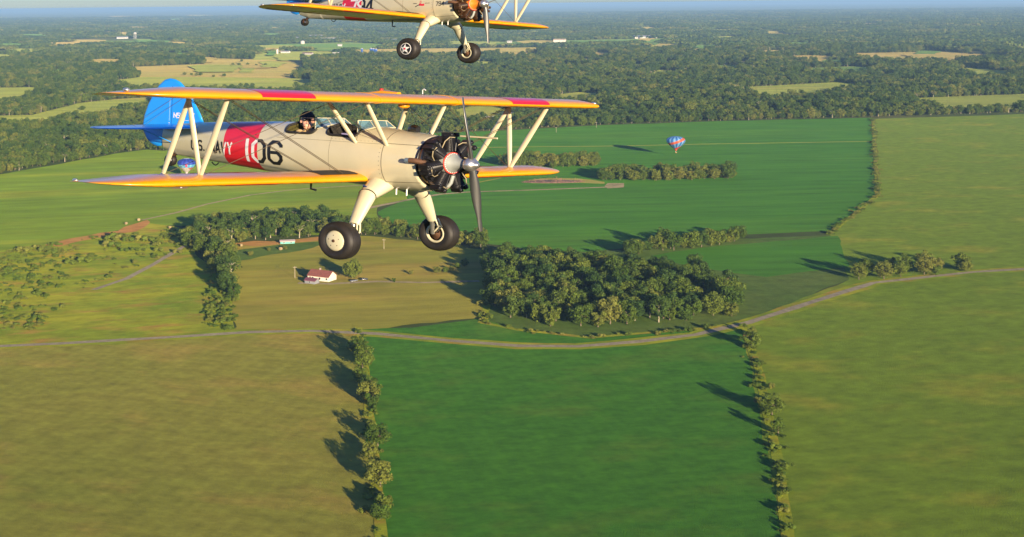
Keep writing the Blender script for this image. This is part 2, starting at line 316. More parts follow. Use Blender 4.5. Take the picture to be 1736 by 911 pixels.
strip('country_road', [(-400, 610), (-150, 594), (100, 583), (300, 572), (420, 564), (530, 562), (640, 567), (760, 578), (880, 587), (980, 588), (1080, 580), (1180, 568), (1270, 548), (1370, 515), (1480, 480), (1650, 462), (1820, 452)], 4.2, C_tar, .2, 'grey country road below the hay field')

# ================================================================ TREES
LEAF = leaf_mat('foliage', (.062, .115, .013), (.120, .170, .019), (.195, .205, .034))
LEAFD = leaf_mat('foliage_dark', (.040, .085, .016), (.070, .12, .018), (.105, .15, .022))
BARK = mat('bark', (.20, .16, .10), .9, var=.4, vscale=1.2)
PALE = mat('bleached_bark', (.42, .36, .24), .9, var=.3, vscale=1.2)
def crown(seed, Wd, Ht, base, nb, nq, qs, spread=1.0):
    r = np.random.default_rng(seed); zc = (Ht + base) / 2; rz = (Ht - base) / 2
    cs = []
    while len(cs) < nb:
        p = r.uniform(-1, 1, 3)
        if .35 < np.linalg.norm(p) < .82: cs.append((p[0] * Wd / 2 * spread, p[1] * Wd / 2 * spread, zc + p[2] * rz, Wd * r.uniform(.11, .24)))
    cs = np.array(cs); k = r.integers(0, nb, nq); d = r.normal(size=(nq, 3)); d[:, 2] += .25; d /= np.linalg.norm(d, axis=1)[:, None]
    rad = cs[k, 3] * r.uniform(.7, 1.08, nq); pos = cs[k, :3] + d * rad[:, None] * np.array([1, 1, .85])
    nrm = d + r.normal(size=(nq, 3)) * .45; nrm /= np.linalg.norm(nrm, axis=1)[:, None]
    t = np.cross(nrm, r.normal(size=(nq, 3))); t /= np.linalg.norm(t, axis=1)[:, None]; b = np.cross(nrm, t)
    sz = qs * r.uniform(.55, 1.35, nq)[:, None]
    V = np.stack([pos + t * sz * r.uniform(.5, 1, (nq, 1)), pos + b * sz * r.uniform(.4, .9, (nq, 1)), pos - t * sz * r.uniform(.5, 1, (nq, 1)), pos - b * sz * r.uniform(.4, .9, (nq, 1))], 1).reshape(-1, 3)
    F = np.arange(nq * 4).reshape(nq, 4)
    me = bpy.data.meshes.new('crown'); me.from_pydata(V.tolist(), [], F.tolist()); return me
def trunk(seed, Ht, r0, limbs, reach):
    r = random.Random(seed); b = MB(); top = Ht * .72
    pts = [(0, 0, -.3)] + [(r.uniform(-.15, .15) * i, r.uniform(-.15, .15) * i, top * i / 4) for i in range(1, 5)]
    b.tube(pts, [r0 * 1.25, r0, r0 * .8, r0 * .6, r0 * .25], 6)
    for k in range(limbs):
        a = 2 * PI * k / limbs + r.uniform(-.4, .4); i = 2 + k % 2; p = Vector(pts[i]); e = p + Vector((math.cos(a) * reach * r.uniform(.6, 1), math.sin(a) * reach * r.uniform(.6, 1), Ht * r.uniform(.15, .33)))
        mid = p.lerp(e, .5) + Vector((0, 0, Ht * .05)); b.tube([p, mid, e], [r0 * .5, r0 * .35, r0 * .12], 5)
    return b
PROTO = []     # (crown mesh, trunk mesh, crown width, height)
for i, (Wd, Ht, base, nb, nq, qs) in enumerate([(11, 10.5, .6, 22, 2300, .50), (9, 9.5, .5, 17, 1800, .47), (12.5, 10.0, .6, 26, 2600, .52), (7.5, 8.5, .4, 14, 1500, .44), (10, 12, 1.2, 21, 2100, .5), (9.5, 7.8, .2, 18, 1900, .47)]):
    cm = crown(100 + i, Wd, Ht, base, nb, nq, qs); cm.materials.append(LEAFD if i in (1, 4) else LEAF)
    tb = trunk(200 + i, Ht * .92, .3, 5, Wd * .28); to = tb.build('trunk', PALE if i in (4,) else BARK); tm = to.data; bpy.data.objects.remove(to)
    PROTO.append((cm, tm, Wd, Ht))
# thin crowned tree with bleached limbs
cm = crown(131, 10, 10, 3.5, 10, 260, .65, 1.1); cm.materials.append(LEAF)
tb = trunk(231, 11.5, .4, 9, 4.2); to = tb.build('trunk', PALE); tm = to.data; bpy.data.objects.remove(to); PROTO.append((cm, tm, 10, 12))
# low bush
cm = crown(141, 4.5, 2.4, .1, 9, 420, .36); cm.materials.append(leaf_mat('bush_foliage', (.09, .15, .016), (.15, .20, .022), (.22, .22, .04))); BUSH = cm
TREE_PTS = []     # x, y, scale, proto, wood key
def scatter(poly, spacing, key, smin=.8, smax=1.15, protos=(0, 1, 2, 3, 4, 5), jit=.42, seed=1):
    r = random.Random(seed); g = [G(*p) for p in poly]
    x0, x1 = min(p[0] for p in g), max(p[0] for p in g); y0, y1 = min(p[1] for p in g), max(p[1] for p in g)
    nx, ny = int((x1 - x0) / spacing) + 1, int((y1 - y0) / spacing) + 1
    for i in range(nx + 1):
        for j in range(ny + 1):
            x = x0 + (i + r.uniform(-jit, jit) + (j % 2) * .5) * spacing; y = y0 + (j + r.uniform(-jit, jit)) * spacing
            if inside((x, y), g): TREE_PTS.append((x, y, r.uniform(smin, smax), r.choice(protos), key))
scatter([(312, 410), (335, 388), (400, 380), (470, 372), (540, 374), (600, 386), (604, 399), (560, 401), (500, 404), (440, 408), (396, 412), (386, 428), (396, 470), (398, 505), (382, 508), (374, 476), (352, 440), (320, 428)], 7.4, 'clump', .75, 1.1, (0, 1, 2, 4, 4, 5, 6), seed=2)
scatter([(602, 390), (660, 391), (740, 402), (822, 414), (818, 421), (760, 414), (700, 405), (640, 399), (604, 399)], 6.4, 'hedge', .75, 1.05, (0, 2, 3, 5), seed=3)
scatter([(822, 452), (862, 441), (930, 442), (1000, 446), (1050, 444), (1080, 447), (1115, 460), (1187, 474), (1260, 505), (1245, 540), (1000, 560), (870, 548), (832, 520)], 8.2, 'wood', .78, 1.12, seed=4)
scatter([(1066, 426), (1125, 418), (1187, 412), (1260, 404), (1262, 412), (1187, 421), (1120, 428), (1070, 433)], 7.5, 'windbreak', .75, 1.0, (0, 2, 3, 5), seed=5)
scatter([(838, 280), (880, 275), (1010, 275), (1014, 282), (960, 285), (870, 285)], 7, 'copse', .9, 1.2, (0, 2, 3, 5), seed=6)
scatter([(1018, 300), (1060, 297), (1240, 293), (1240, 303), (1187, 306), (1022, 307)], 7, 'belt', .85, 1.1, (0, 2, 3, 5), seed=8)
for (u, v, s, k, key) in ((597, 472, 1.0, 2, 'house'), (697, 466, .36, 3, 'lone'), (756, 462, .42, 5, 'island'), (766, 459, .42, 3, 'island'), (777, 455, .40, 5, 'island'), (742, 464, .45, 0, 'island'), (668, 479, .3, 3, 'lone'), (424, 434, .42, 5, 'garden'), (456, 426, .34, 3, 'garden'), (484, 423, .34, 5, 'garden'), (788, 452, .45, 0, 'island')):
    x, y = G(u, v); TREE_PTS.append((x, y, s, k, key))
# hedgerows outside the photograph's frame
scatter([(600, 566), (616, 566), (660, 900), (640, 900)], 9, 'hedgerow', .6, .9, (0, 3, 5), seed=11)
scatter([(1262, 560), (1280, 556), (1338, 780), (1318, 780)], 12, 'hedgerow', .6, .9, (0, 3, 5), seed=12)
scatter([(1440, 470), (1500, 455), (1640, 448), (1640, 462), (1450, 484)], 11, 'hedgerow', .7, .95, (0, 2, 3), seed=13)
TREE_PTS.sort(key=lambda t: t[1] / t[2])
TL = {'clump': ('tree in the tall clump beside the straw hay field', 'trees of the clump by the hay field'),
      'hedge': ('tree in the hedge along the top of the hay field', 'trees of the hay field hedge'),
      'wood': ('tree in the large dense wood south of the dark crop field', 'trees of the large dense wood'),
      'windbreak': ('tree in the windbreak behind the large wood', 'trees of the windbreak'),
      'copse': ('tree in the dark copse standing alone in the crop field', 'trees of the crop field copse'),
      'belt': ('tree in the straight belt below the coral balloon', 'trees of the straight belt'),
      'house': ('big round yard tree beside the red roofed farmhouse', None),
      'lone': ('single tree standing alone on the hay field', 'single trees on the hay field'),
      'island': ('tree in the short row on the hay field by the wood', 'short row of trees on the hay field'),
      'garden': ('bush on the lawn in front of the tree clump', 'bushes on the lawn'),
      'hedgerow': ('hedgerow tree between the southern fields', 'trees of the southern hedgerows')}
LOOK = ['broad round', 'dark rounded', 'wide spreading', 'narrow compact', 'tall dark', 'low domed', 'thin crowned pale limbed']
first = {}
rest = []
for n, (x, y, s, k, key) in enumerate(TREE_PTS):
    if n >= 300: rest.append((x, y, s, k)); continue
    cm, tm, Wd, Ht = PROTO[k]
    r = empty('tree', (x, y, 0), random.uniform(0, 6.28)); hz = random.uniform(.85, 1.12); r.scale = (s, s, s * hz)
    lb = TL[key][0] if TL[key][1] is None else LOOK[k] + ' ' + TL[key][0]
    tag(r, lb, 'tree', TL[key][1])
    for nm, me in (('crown', cm), ('trunk', tm)):
        c = bpy.data.objects.new(nm, me); COL.objects.link(c); c.parent = r
        first.setdefault((nm, k), c)
# a copse shrub for prototypes not yet placed is taken from whatever tree carries that mesh
def gn_scatter(name, pts, srcs, label, cat):
    """pts: rows x,y,z,scale,scalez,rot,index ; srcs: list of lists of objects instanced for that index"""
    P = np.array(pts, dtype=np.float32); me = bpy.data.meshes.new(name); me.vertices.add(len(P)); me.vertices.foreach_set('co', P[:, :3].ravel())
    def attr(nm, ty, dat, f='value'):
        a = me.attributes.new(nm, ty, 'POINT'); a.data.foreach_set(f, dat.ravel())
    attr('scl', 'FLOAT_VECTOR', np.ascontiguousarray(np.stack([P[:, 3], P[:, 3], P[:, 4]], 1)), 'vector')
    z = np.zeros(len(P), np.float32); attr('rot', 'FLOAT_VECTOR', np.ascontiguousarray(np.stack([z, z, P[:, 5]], 1)), 'vector')
    attr('idx', 'INT', P[:, 6].astype(np.int32))
    o = bpy.data.objects.new(name, me); COL.objects.link(o); tag(o, label, cat, kind='stuff')
    ng = bpy.data.node_groups.new(name, 'GeometryNodeTree'); ng.interface.new_socket('Geometry', in_out='INPUT', socket_type='NodeSocketGeometry'); ng.interface.new_socket('Geometry', in_out='OUTPUT', socket_type='NodeSocketGeometry')
    N, Lk = ng.nodes, ng.links; gi = N.new('NodeGroupInput'); go = N.new('NodeGroupOutput'); jn = N.new('GeometryNodeJoinGeometry'); Lk.new(jn.outputs[0], go.inputs[0])
    def named(nm, ty):
        a = N.new('GeometryNodeInputNamedAttribute'); a.data_type = ty; a.inputs[0].default_value = nm; return a.outputs[0]
    sc, ro, ix = named('scl', 'FLOAT_VECTOR'), named('rot', 'FLOAT_VECTOR'), named('idx', 'INT')
    m2p = N.new('GeometryNodeMeshToPoints'); Lk.new(gi.outputs[0], m2p.inputs[0])
    for k, objs in enumerate(srcs):
        cp = N.new('FunctionNodeCompare'); cp.data_type = 'INT'; cp.operation = 'EQUAL'; Lk.new(ix, cp.inputs[2]); cp.inputs[3].default_value = k
        for ob in objs:
            oi = N.new('GeometryNodeObjectInfo'); oi.transform_space = 'ORIGINAL'; oi.inputs[0].default_value = ob; oi.inputs[1].default_value = True
            ip = N.new('GeometryNodeInstanceOnPoints'); Lk.new(m2p.outputs[0], ip.inputs[0]); Lk.new(cp.outputs[0], ip.inputs[1]); Lk.new(oi.outputs['Geometry'], ip.inputs[2]); Lk.new(ro, ip.inputs['Rotation']); Lk.new(sc, ip.inputs['Scale'])
            Lk.new(ip.outputs[0], jn.inputs[0])
    md = o.modifiers.new('scatter', 'NODES'); md.node_group = ng
    return o
def forest_points(d0, d1, sp, jit=.45):
    ys = np.arange(d0, d1, sp); out = []
    for j, y in enumerate(ys):
        x0, x1 = -(PX0 + 110) / FPX * y, (1810 - PX0) / FPX * y
        xs = np.arange(x0, x1, sp) + (j % 2) * sp * .5
        out.append(np.stack([xs + rng.uniform(-jit, jit, len(xs)) * sp, y + rng.uniform(-jit, jit, len(xs)) * sp], 1))
    P = np.concatenate(out); a = FPX * P[:, 0] / P[:, 1]; b = FPX * HC / P[:, 1]
    U, V = PX0 + a + ROLL * b, PY0 + b - ROLL * a
    keep = V < bnd(U) - 1.0
    for poly in FIELDS:
        ins = np.zeros(len(P), bool); j = len(poly) - 1
        for i in range(len(poly)):
            xi, yi = poly[i]; xj, yj = poly[j]
            if yi != yj:
                c = ((yi > V) != (yj > V)) & (U < (xj - xi) * (V - yi) / (yj - yi) + xi); ins ^= c
            j = i
        keep &= ~ins
    # small irregular glades
    gl = np.sin(P[:, 0] * .011 + 1.3 * np.sin(P[:, 1] * .006)) * np.sin(P[:, 1] * .0093 + 1.1 * np.sin(P[:, 0] * .005)) 
    keep &= (gl < .93)
    return P[keep]
pts = []
for d0, d1, sp, sc in ((1050, 1800, 7.6, .92), (1800, 2600, 9.2, 1.05), (2600, 4200, 12.5, 1.35)):
    P = forest_points(d0, d1, sp); n = len(P); s = sc * rng.uniform(.72, 1.12, n)
    big = (np.sin(P[:, 0] * .02) * np.sin(P[:, 1] * .013 + 2) * .16 + 1) * np.where(rng.uniform(size=n) < .08, 1.3, 1)
    s = s * big
    k = rng.choice([0, 1, 2, 3, 4, 5, 6], n, p=[.2, .17, .17, .15, .16, .12, .03])
    pts.append(np.stack([P[:, 0], P[:, 1], np.zeros(n), s, s * rng.uniform(.85, 1.2, n), rng.uniform(0, 6.28, n), k], 1))
if rest: pts.append(np.array([[x, y, 0, s, s * random.uniform(.85, 1.12), random.uniform(0, 6.28), k] for x, y, s, k in rest]))
# scattered bushes and small trees in the far fields
for (u, v) in ((313, 128), (325, 128), (333, 129), (340, 128.5), (362, 131), (380, 130), (410, 105), (408, 147), (418, 147), (428, 147), (365, 147), (140, 187), (405, 111), (420, 111), (435, 112), (395, 111), (450, 112)):
    x, y = G(u, v); pts.append(np.array([[x, y, 0, .8, .7, random.uniform(0, 6), random.choice([0, 2, 5])]]))
gn_scatter('forest', np.concatenate(pts), [[first[('crown', k)], first[('trunk', k)]] if ('crown', k) in first else [first[('crown', 0)]] for k in range(7)], 'dense mixed woodland filling the land between the fields', 'woodland')
# distant canopy: groups of crowns too far to tell apart
def clump(seed):
    r = np.random.default_rng(seed); nq = 420; n = 14
    c = np.stack([r.uniform(-30, 30, n), r.uniform(-30, 30, n), r.uniform(3, 7, n), r.uniform(6, 10, n)], 1); k = r.integers(0, n, nq)
    d = r.normal(size=(nq, 3)); d[:, 2] = abs(d[:, 2]); d /= np.linalg.norm(d, axis=1)[:, None]; pos = c[k, :3] + d * c[k, 3:4] * np.array([1, 1, .7])
    nr = d + r.normal(size=(nq, 3)) * .3; nr /= np.linalg.norm(nr, axis=1)[:, None]; t = np.cross(nr, r.normal(size=(nq, 3))); t /= np.linalg.norm(t, axis=1)[:, None]; b = np.cross(nr, t); s = r.uniform(1.6, 3.2, (nq, 1))
    V = np.stack([pos + t * s, pos + b * s, pos - t * s, pos - b * s], 1).reshape(-1, 3); me = bpy.data.meshes.new('distant_canopy'); me.from_pydata(V.tolist(), [], np.arange(nq * 4).reshape(nq, 4).tolist()); me.materials.append(LEAFD if seed % 2 else LEAF); return me
csrc = []
for i in range(4):
    x, y = -4200 + 250 * i, 7000 + 130 * i
    o = bpy.data.objects.new('distant_canopy', clump(300 + i)); COL.objects.link(o); o.location = (x, y, 0); tag(o, 'hazy clump of distant tree crowns in the far woods', 'woodland', kind='stuff'); csrc.append([o])
pts = []
for d0, d1, sp, sc in ((4200, 7000, 44, 1.0), (7000, 12000, 62, 1.35), (12000, 20000, 120, 2.2)):
    P = forest_points(d0, d1, sp); n = len(P); gl = np.sin(P[:, 0] * .0023 + 1.7 * np.sin(P[:, 1] * .0011)) * np.sin(P[:, 1] * .0019 + 1.3 * np.sin(P[:, 0] * .0017)); P = P[gl < .80]; n = len(P)
    s = sc * rng.uniform(.7, 1.15, n); pts.append(np.stack([P[:, 0], P[:, 1], np.zeros(n), s, np.minimum(s, 1.6) * rng.uniform(.7, 1.25, n), rng.uniform(0, 6.28, n), rng.integers(0, 4, n)], 1))
gn_scatter('distant_forest', np.concatenate(pts), csrc, 'blue green distant woods fading toward the horizon', 'woodland')
# scrub bushes
bo = bpy.data.objects.new('bush', BUSH); COL.objects.link(bo); bx, by = G(60, 455); bo.location = (bx, by, 0); tag(bo, 'low rounded bush in the rough scrub', 'bush')
pts = []; poly = [(-200, 456), (13, 428), (75, 416), (140, 406), (225, 394), (300, 390), (320, 410), (300, 425), (230, 455), (160, 485), (60, 560), (-200, 580)]
g = [G(*p) for p in poly]
for _ in range(2600):
    x = rng.uniform(min(p[0] for p in g), max(p[0] for p in g)); y = rng.uniform(min(p[1] for p in g), max(p[1] for p in g))
    u, v = px(x, y)
    dens = .5 + .5 * math.sin(x * .06 + 2 * math.sin(y * .03)) * math.sin(y * .045 + 1)
    dens *= 1.5 if u < 110 else .6
    if inside((x, y), g) and rng.uniform() < dens * .85: s = rng.uniform(.3, 1.0) * (1.3 if rng.uniform() < .12 else 1); pts.append((x, y, -.05, s, s * rng.uniform(.5, 1.0), rng.uniform(0, 6), 0))
for (u, v, s) in ((198, 407, 2.6), (206, 409, 2.4), (187, 409, 2.0), (216, 410, 1.8), (185, 419, 2.2), (193, 420, 2.0), (240, 409, 2.2), (250, 410, 2.0), (38, 428, 2.0), (74, 428, 1.8), (210, 427, 1.3), (228, 426, 1.3), (240, 426, 1.2), (268, 427, 1.5), (300, 430, 1.4), (142, 446, 2.0), (118, 449, 1.6)):
    x, y = G(u, v); pts.append((x, y, -.05, s, s * .8, 1, 0))
for e in MARGINS:
    for a, b in zip(e[:-1], e[1:]):
        A_, B2 = Vector(G(*a)), Vector(G(*b))
        for k in range(int((B2 - A_).length / 3.2)):
            p = A_.lerp(B2, rng.uniform()); s = rng.uniform(.25, .95); pts.append((p.x + rng.normal() * 1.8, p.y + rng.normal() * 1.8, -.05, s, s * rng.uniform(.5, 1), rng.uniform(0, 6), 0))
for _ in range(420):                                         # bushes spilling from the clump across the scrub and hay edge
    u, v = rng.uniform(300, 408), rng.uniform(415, 556); x, y = G(u, v); s = rng.uniform(.25, 1.1)
    if abs(u - 372) < 34 * rng.uniform(.2, 1): pts.append((x, y, -.05, s, s * rng.uniform(.5, 1), rng.uniform(0, 6), 0))
gn_scatter('scrub_bushes', pts, [[bo]], 'scattered low bushes covering the rough scrub', 'bushes')

# ================================================================ BIPLANES
CREAM = mat('cream_paint', (.61, .56, .38), .32, var=.06, vscale=2.5, coat=.35, bump=.03, bscale=6)
YELLOW = mat('chrome_yellow_paint', (.74, .31, .004), .34, var=.06, vscale=2, coat=.4)
REDP = mat('insignia_red_paint', (.70, .015, .03), .35, coat=.4, var=.06)
BLUE = mat('bright_blue_paint', (.015, .31, .92), .35, coat=.4, var=.05)
BLACKP = mat('black_paint', (.012, .012, .013), .35, coat=.2)
WHITEP = mat('white_paint', (.8, .78, .74), .45)
RUBBER = mat('tyre_rubber', (.022, .019, .017), .6, var=.3, vscale=9)
STEEL = mat('brushed_steel', (.55, .55, .55), .3, 1.0)
CHROME = mat('chrome', (.80, .77, .70), .34, .9)
CYL = mat('black_enamel_cylinder', (.010, .010, .012), .38, spec=.6)
CASE = mat('grey_crankcase', (.30, .32, .30), .5, var=.12, vscale=8)
ORANGE = mat('orange_crankcase', (.75, .22, .02), .45, var=.1, vscale=8)
BRONZE = mat('heat_tinted_steel', (.40, .27, .16), .35, .9, var=.35, vscale=9)
RUST = mat('rusty_pipe', (.13, .065, .035), .7, .3, var=.4, vscale=14)
OLIVE = mat('zinc_green_lining', (.055, .048, .007), .8)
DARK = mat('dark_leather', (.02, .018, .016), .7)
WIREM = mat('bracing_wire', (.16, .13, .09), .45, .6)
SEAM = mat('panel_gap', (.10, .085, .05), .8)
GLASS = mat('windscreen_glass', (.22, .46, .68), .05, spec=.5, alpha=.32)
GASKET = mat('red_gasket', (.62, .05, .03), .5)
LAV = mat('lavender_cushion', (.30, .27, .50), .8)
WALK = mat('black_walkway', (.035, .028, .018), .9, bump=.3, bscale=60)
TAN = mat('tan_lead', (.36, .30, .18), .6)

STA = [  # x, half width, z top, z bottom, z of greatest width, exponent
 (1.275, .462, .572, -.185, .19, 2.05), (1.10, .470, .590, -.205, .19, 2.1), (.62, .474, .622, -.222, .19, 2.2), (.2, .466, .655, -.215, .195, 2.3),
 (-.30, .455, .668, -.20, .20, 2.35), (-.9, .440, .672, -.185, .20, 2.35), (-1.5, .418, .655, -.168, .205, 2.35), (-2.14, .378, .640, -.150, .21, 2.3),
 (-3.05, .305, .596, -.105, .22, 2.25), (-3.95, .205, .548, -.062, .235, 2.2), (-4.6, .118, .50, -.03, .25, 2.1), (-5.0, .05, .42, .07, .26, 2.0)]
def station(x):
    xs = [s[0] for s in STA][::-1]
    return [float(np.interp(x, xs, [s[k] for s in STA][::-1])) for k in range(1, 6)]
def sec(x, phi, grow=0.0):
    w, zt, zb, zc, n = station(x); sp, cp = math.sin(phi), math.cos(phi); e = 2 / n
    h = (zt - zc) if cp >= 0 else (zc - zb)
    return Vector((x, math.copysign(abs(sp) ** e, sp) * (w + grow), zc + math.copysign(abs(cp) ** e, cp) * (h + grow * .75)))
def side(x, z, sgn, grow=.004):
    w, zt, zb, zc, n = station(x); h = (zt - zc) if z > zc else (zc - zb); q = min(abs((z - zc) / h), .999)
    return Vector((x, sgn * (w * (1 - q ** n) ** (1 / n) + grow), z))
PH0 = .93     # cockpit opening reaches this angle from the top
CPITS = [(-1.22, .345), (-.30, .33)]
def in_pit(x, phi):
    return any(abs((x - c) / a) ** 8 + abs(phi / PH0) ** 8 < 1 for c, a in CPITS)

GLY = {  # block letters: polylines in a unit-high box, width first
 'U': (.55, [[(0, 1), (0, .18), (.14, 0), (.41, 0), (.55, .18), (.55, 1)]]), '.': (.1, [[(.05, -.06), (.05, .1)]]), 'S': (.55, [[(.55, .84), (.42, 1), (.13, 1), (0, .86), (0, .64), (.12, .52), (.43, .48), (.55, .36), (.55, .14), (.42, 0), (.13, 0), (0, .16)]]),
 'N': (.58, [[(0, -.05), (0, 1), (.58, 0), (.58, 1.05)]]), 'A': (.62, [[(0, -.05), (.31, 1), (.62, -.05)], [(.17, .3), (.45, .3)]]), 'V': (.62, [[(0, 1.05), (.31, 0), (.62, 1.05)]]), 'Y': (.62, [[(0, 1.05), (.31, .5), (.62, 1.05)], [(.31, .42), (.31, -.05)]]),
 '1': (.16, [[(.08, -.05), (.08, 1.05)]]), '0': (.56, [[(.17, 0), (.39, 0), (.56, .2), (.56, .8), (.39, 1), (.17, 1), (0, .8), (0, .2), (.17, 0)]]),
 '6': (.56, [[(.56, .76), (.56, .84), (.40, 1), (.16, 1), (0, .82), (0, .18), (.16, 0), (.40, 0), (.56, .18), (.56, .34), (.40, .50), (.085, .50)]]),
 '7': (.56, [[(0, 1), (.56, 1), (.22, -.05)]]), '9': (.56, [[(0, .24), (0, .16), (.16, 0), (.40, 0), (.56, .18), (.56, .82), (.40, 1), (.16, 1), (0, .82), (0, .66), (.16, .50), (.475, .50)]]),
 '4': (.60, [[(.44, -.05), (.44, 1), (0, .28), (.34, .28)], [(.54, .28), (.64, .28)]]), '5': (.52, [[(.5, 1), (0, 1), (0, .58), (.36, .58), (.52, .44), (.52, .16), (.38, 0), (0, 0)]]), 'T': (.54, [[(-.03, 1), (.57, 1)], [(.27, .92), (.27, -.05)]]), ' ': (.3, [])}
def stroke(pts, w):
    """mitred flat band along a polyline -> pairs of points, finely cut"""
    P = []
    for a, b in zip(pts[:-1], pts[1:]):
        n = max(2, int(math.dist(a, b) / .07)); P += [(a[0] + (b[0] - a[0]) * k / n, a[1] + (b[1] - a[1]) * k / n) for k in range(n)]
    P.append(pts[-1]); closed = pts[0] == pts[-1]; out = []; N = len(P)
    for i, p in enumerate(P):
        d0 = Vector(P[i]) - Vector(P[i - 1]) if i else (Vector(P[0]) - Vector(P[-2]) if closed else Vector(P[1]) - Vector(P[0]))
        d1 = Vector(P[i + 1]) - Vector(p) if i < N - 1 else (Vector(P[1]) - Vector(P[0]) if closed else d0)
        d0.normalize(); d1.normalize(); n0 = Vector((-d0.y, d0.x)); n1 = Vector((-d1.y, d1.x)); m = (n0 + n1)
        if m.length < .2: m = n0.copy()
        m.normalize(); k = min(1 / max(m.dot(n0), .45), 1.9); out.append((Vector(p) + m * w / 2 * k, Vector(p) - m * w / 2 * k))
    return out
def lettering(text, x0, z0, h, sw, surf, gap=.16, flip=False, wid=1.0):
    """surf maps (x, z) to a point just off the skin"""
    b = MB(); cx = 0; lay = 0
    for ch in text:
        w, pl = GLY[ch]
        for pts in pl:
            pr = stroke(pts, sw); vs = []; lay += 1
            for p, q in pr:
                for c in (p, p.lerp(q, .5), q):
                    xx = (cx + c.x) * h * wid; vs.append(surf(x0 - xx if flip else x0 + xx, z0 + c.y * h, lay))
            n = len(pr); b.add(vs, [(3 * i + k, 3 * i + k + 1, 3 * i + k + 4, 3 * i + k + 3) for i in range(n - 1) for k in (0, 1)], 0, True)
        cx += w + gap
    return b
def band_mat(name, x0, x1):
    if name in MATS: return MATS[name]
    m = bpy.data.materials.new(name); m.use_nodes = True; n = m.node_tree; b = n.nodes['Principled BSDF']; b.inputs['Roughness'].default_value = .45
    tc = n.nodes.new('ShaderNodeTexCoord'); sx = n.nodes.new('ShaderNodeSeparateXYZ'); n.links.new(tc.outputs['Object'], sx.inputs[0])
    g = n.nodes.new('ShaderNodeMath'); g.operation = 'GREATER_THAN'; g.inputs[1].default_value = x0; l = n.nodes.new('ShaderNodeMath'); l.operation = 'LESS_THAN'; l.inputs[1].default_value = x1
    mu = n.nodes.new('ShaderNodeMath'); mu.operation = 'MULTIPLY'; n.links.new(sx.outputs[0], g.inputs[0]); n.links.new(sx.outputs[0], l.inputs[0]); n.links.new(g.outputs[0], mu.inputs[0]); n.links.new(l.outputs[0], mu.inputs[1])
    mx = n.nodes.new('ShaderNodeMix'); mx.data_type = 'RGBA'; mx.inputs[6].default_value = (.012, .012, .013, 1); mx.inputs[7].default_value = (.8, .78, .74, 1); n.links.new(mu.outputs[0], mx.inputs[0]); n.links.new(mx.outputs[2], b.inputs['Base Color'])
    MATS[name] = m; return m

AF = [(1, 0, 0), (.9, .020, -.002), (.75, .045, -.005), (.6, .066, -.010), (.45, .080, -.016), (.3, .087, -.022), (.2, .083, -.027), (.12, .072, -.030), (.06, .054, -.029), (.025, .036, -.024), (.006, .018, -.014), (0, 0, 0)]
CH = 1.524; TH = 0.86
def wing_ring(xle, y, z, inc, ch=CH, th=TH, grow=0.0):
    up = [(c, u) for c, u, l in AF]; lo = [(c, l) for c, u, l in AF[::-1]][1:-1]; out = []
    for c, t in up + lo:
        dz = t * th * CH * (ch / CH) ** .5; g = grow if t >= 0 else -grow
        out.append((xle - c * ch - (0 if c > .02 else -grow), y, z + dz + g - c * ch * inc))
    return out
def tip_cut(y, ytip, R0=.85):
    """leading and trailing edge set-back near a rounded tip"""
    d = ytip - abs(y)
    if d >= R0: return 0.0, 0.0
    q = 1 - math.sqrt(max(0, 1 - ((R0 - d) / R0) ** 2)); return q * .52, q * .52
def wing_mesh(xle, ytip, z, inc, y0, y1, n=40, dz=0.0, grow=0.0, scallop=True):
    """wing between y0 and y1 (signed), rounded where it reaches the tip; ribs show as slight ridges"""
    ys = sorted(set([y0 + (y1 - y0) * i / n for i in range(n + 1)] + [math.copysign(ytip - .85 * (1 - math.sin(k * PI / 20)), y1) for k in range(0, 11) if min(y0, y1) <= math.copysign(ytip - .85 * (1 - math.sin(k * PI / 20)), y1) <= max(y0, y1)]))
    rs = []
    for i, y in enumerate(ys):
        a, b = tip_cut(y, ytip); ch = max(CH * (1 - a - b * .92), .05); th = TH * (max(ytip - abs(y), .004) / .85) ** .55 if ytip - abs(y) < .85 else TH
        rib = .003 if scallop and i % 2 else 0.0
        rs.append(wing_ring(xle - a * CH * .95, y, z + dz * max(abs(y) - .7, 0), inc, ch, th, grow - rib))
    return MB().rings(rs, 0, True)
def band_skin(xle, z, inc, ya, yb, ctop, cbot, dz=0.0):
    b = MB(); ys = [ya + (yb - ya) * i / 6 for i in range(7)]
    for pts, g in (([(c, u) for c, u, l in AF if c >= ctop], .003), ([(c, l) for c, u, l in AF if c >= cbot], -.003)):
        b.rings([[(xle - c * CH + (.004 if c < .07 else 0), y, z + dz * max(abs(y) - .7, 0) + t * TH * CH + g - c * CH * inc) for c, t in pts] for y in ys], 0, False, False)
    return b
def wires(pairs, r=.006):
    b = MB()
    for p, q in pairs: b.tube([p, q], r, 5)
    return b

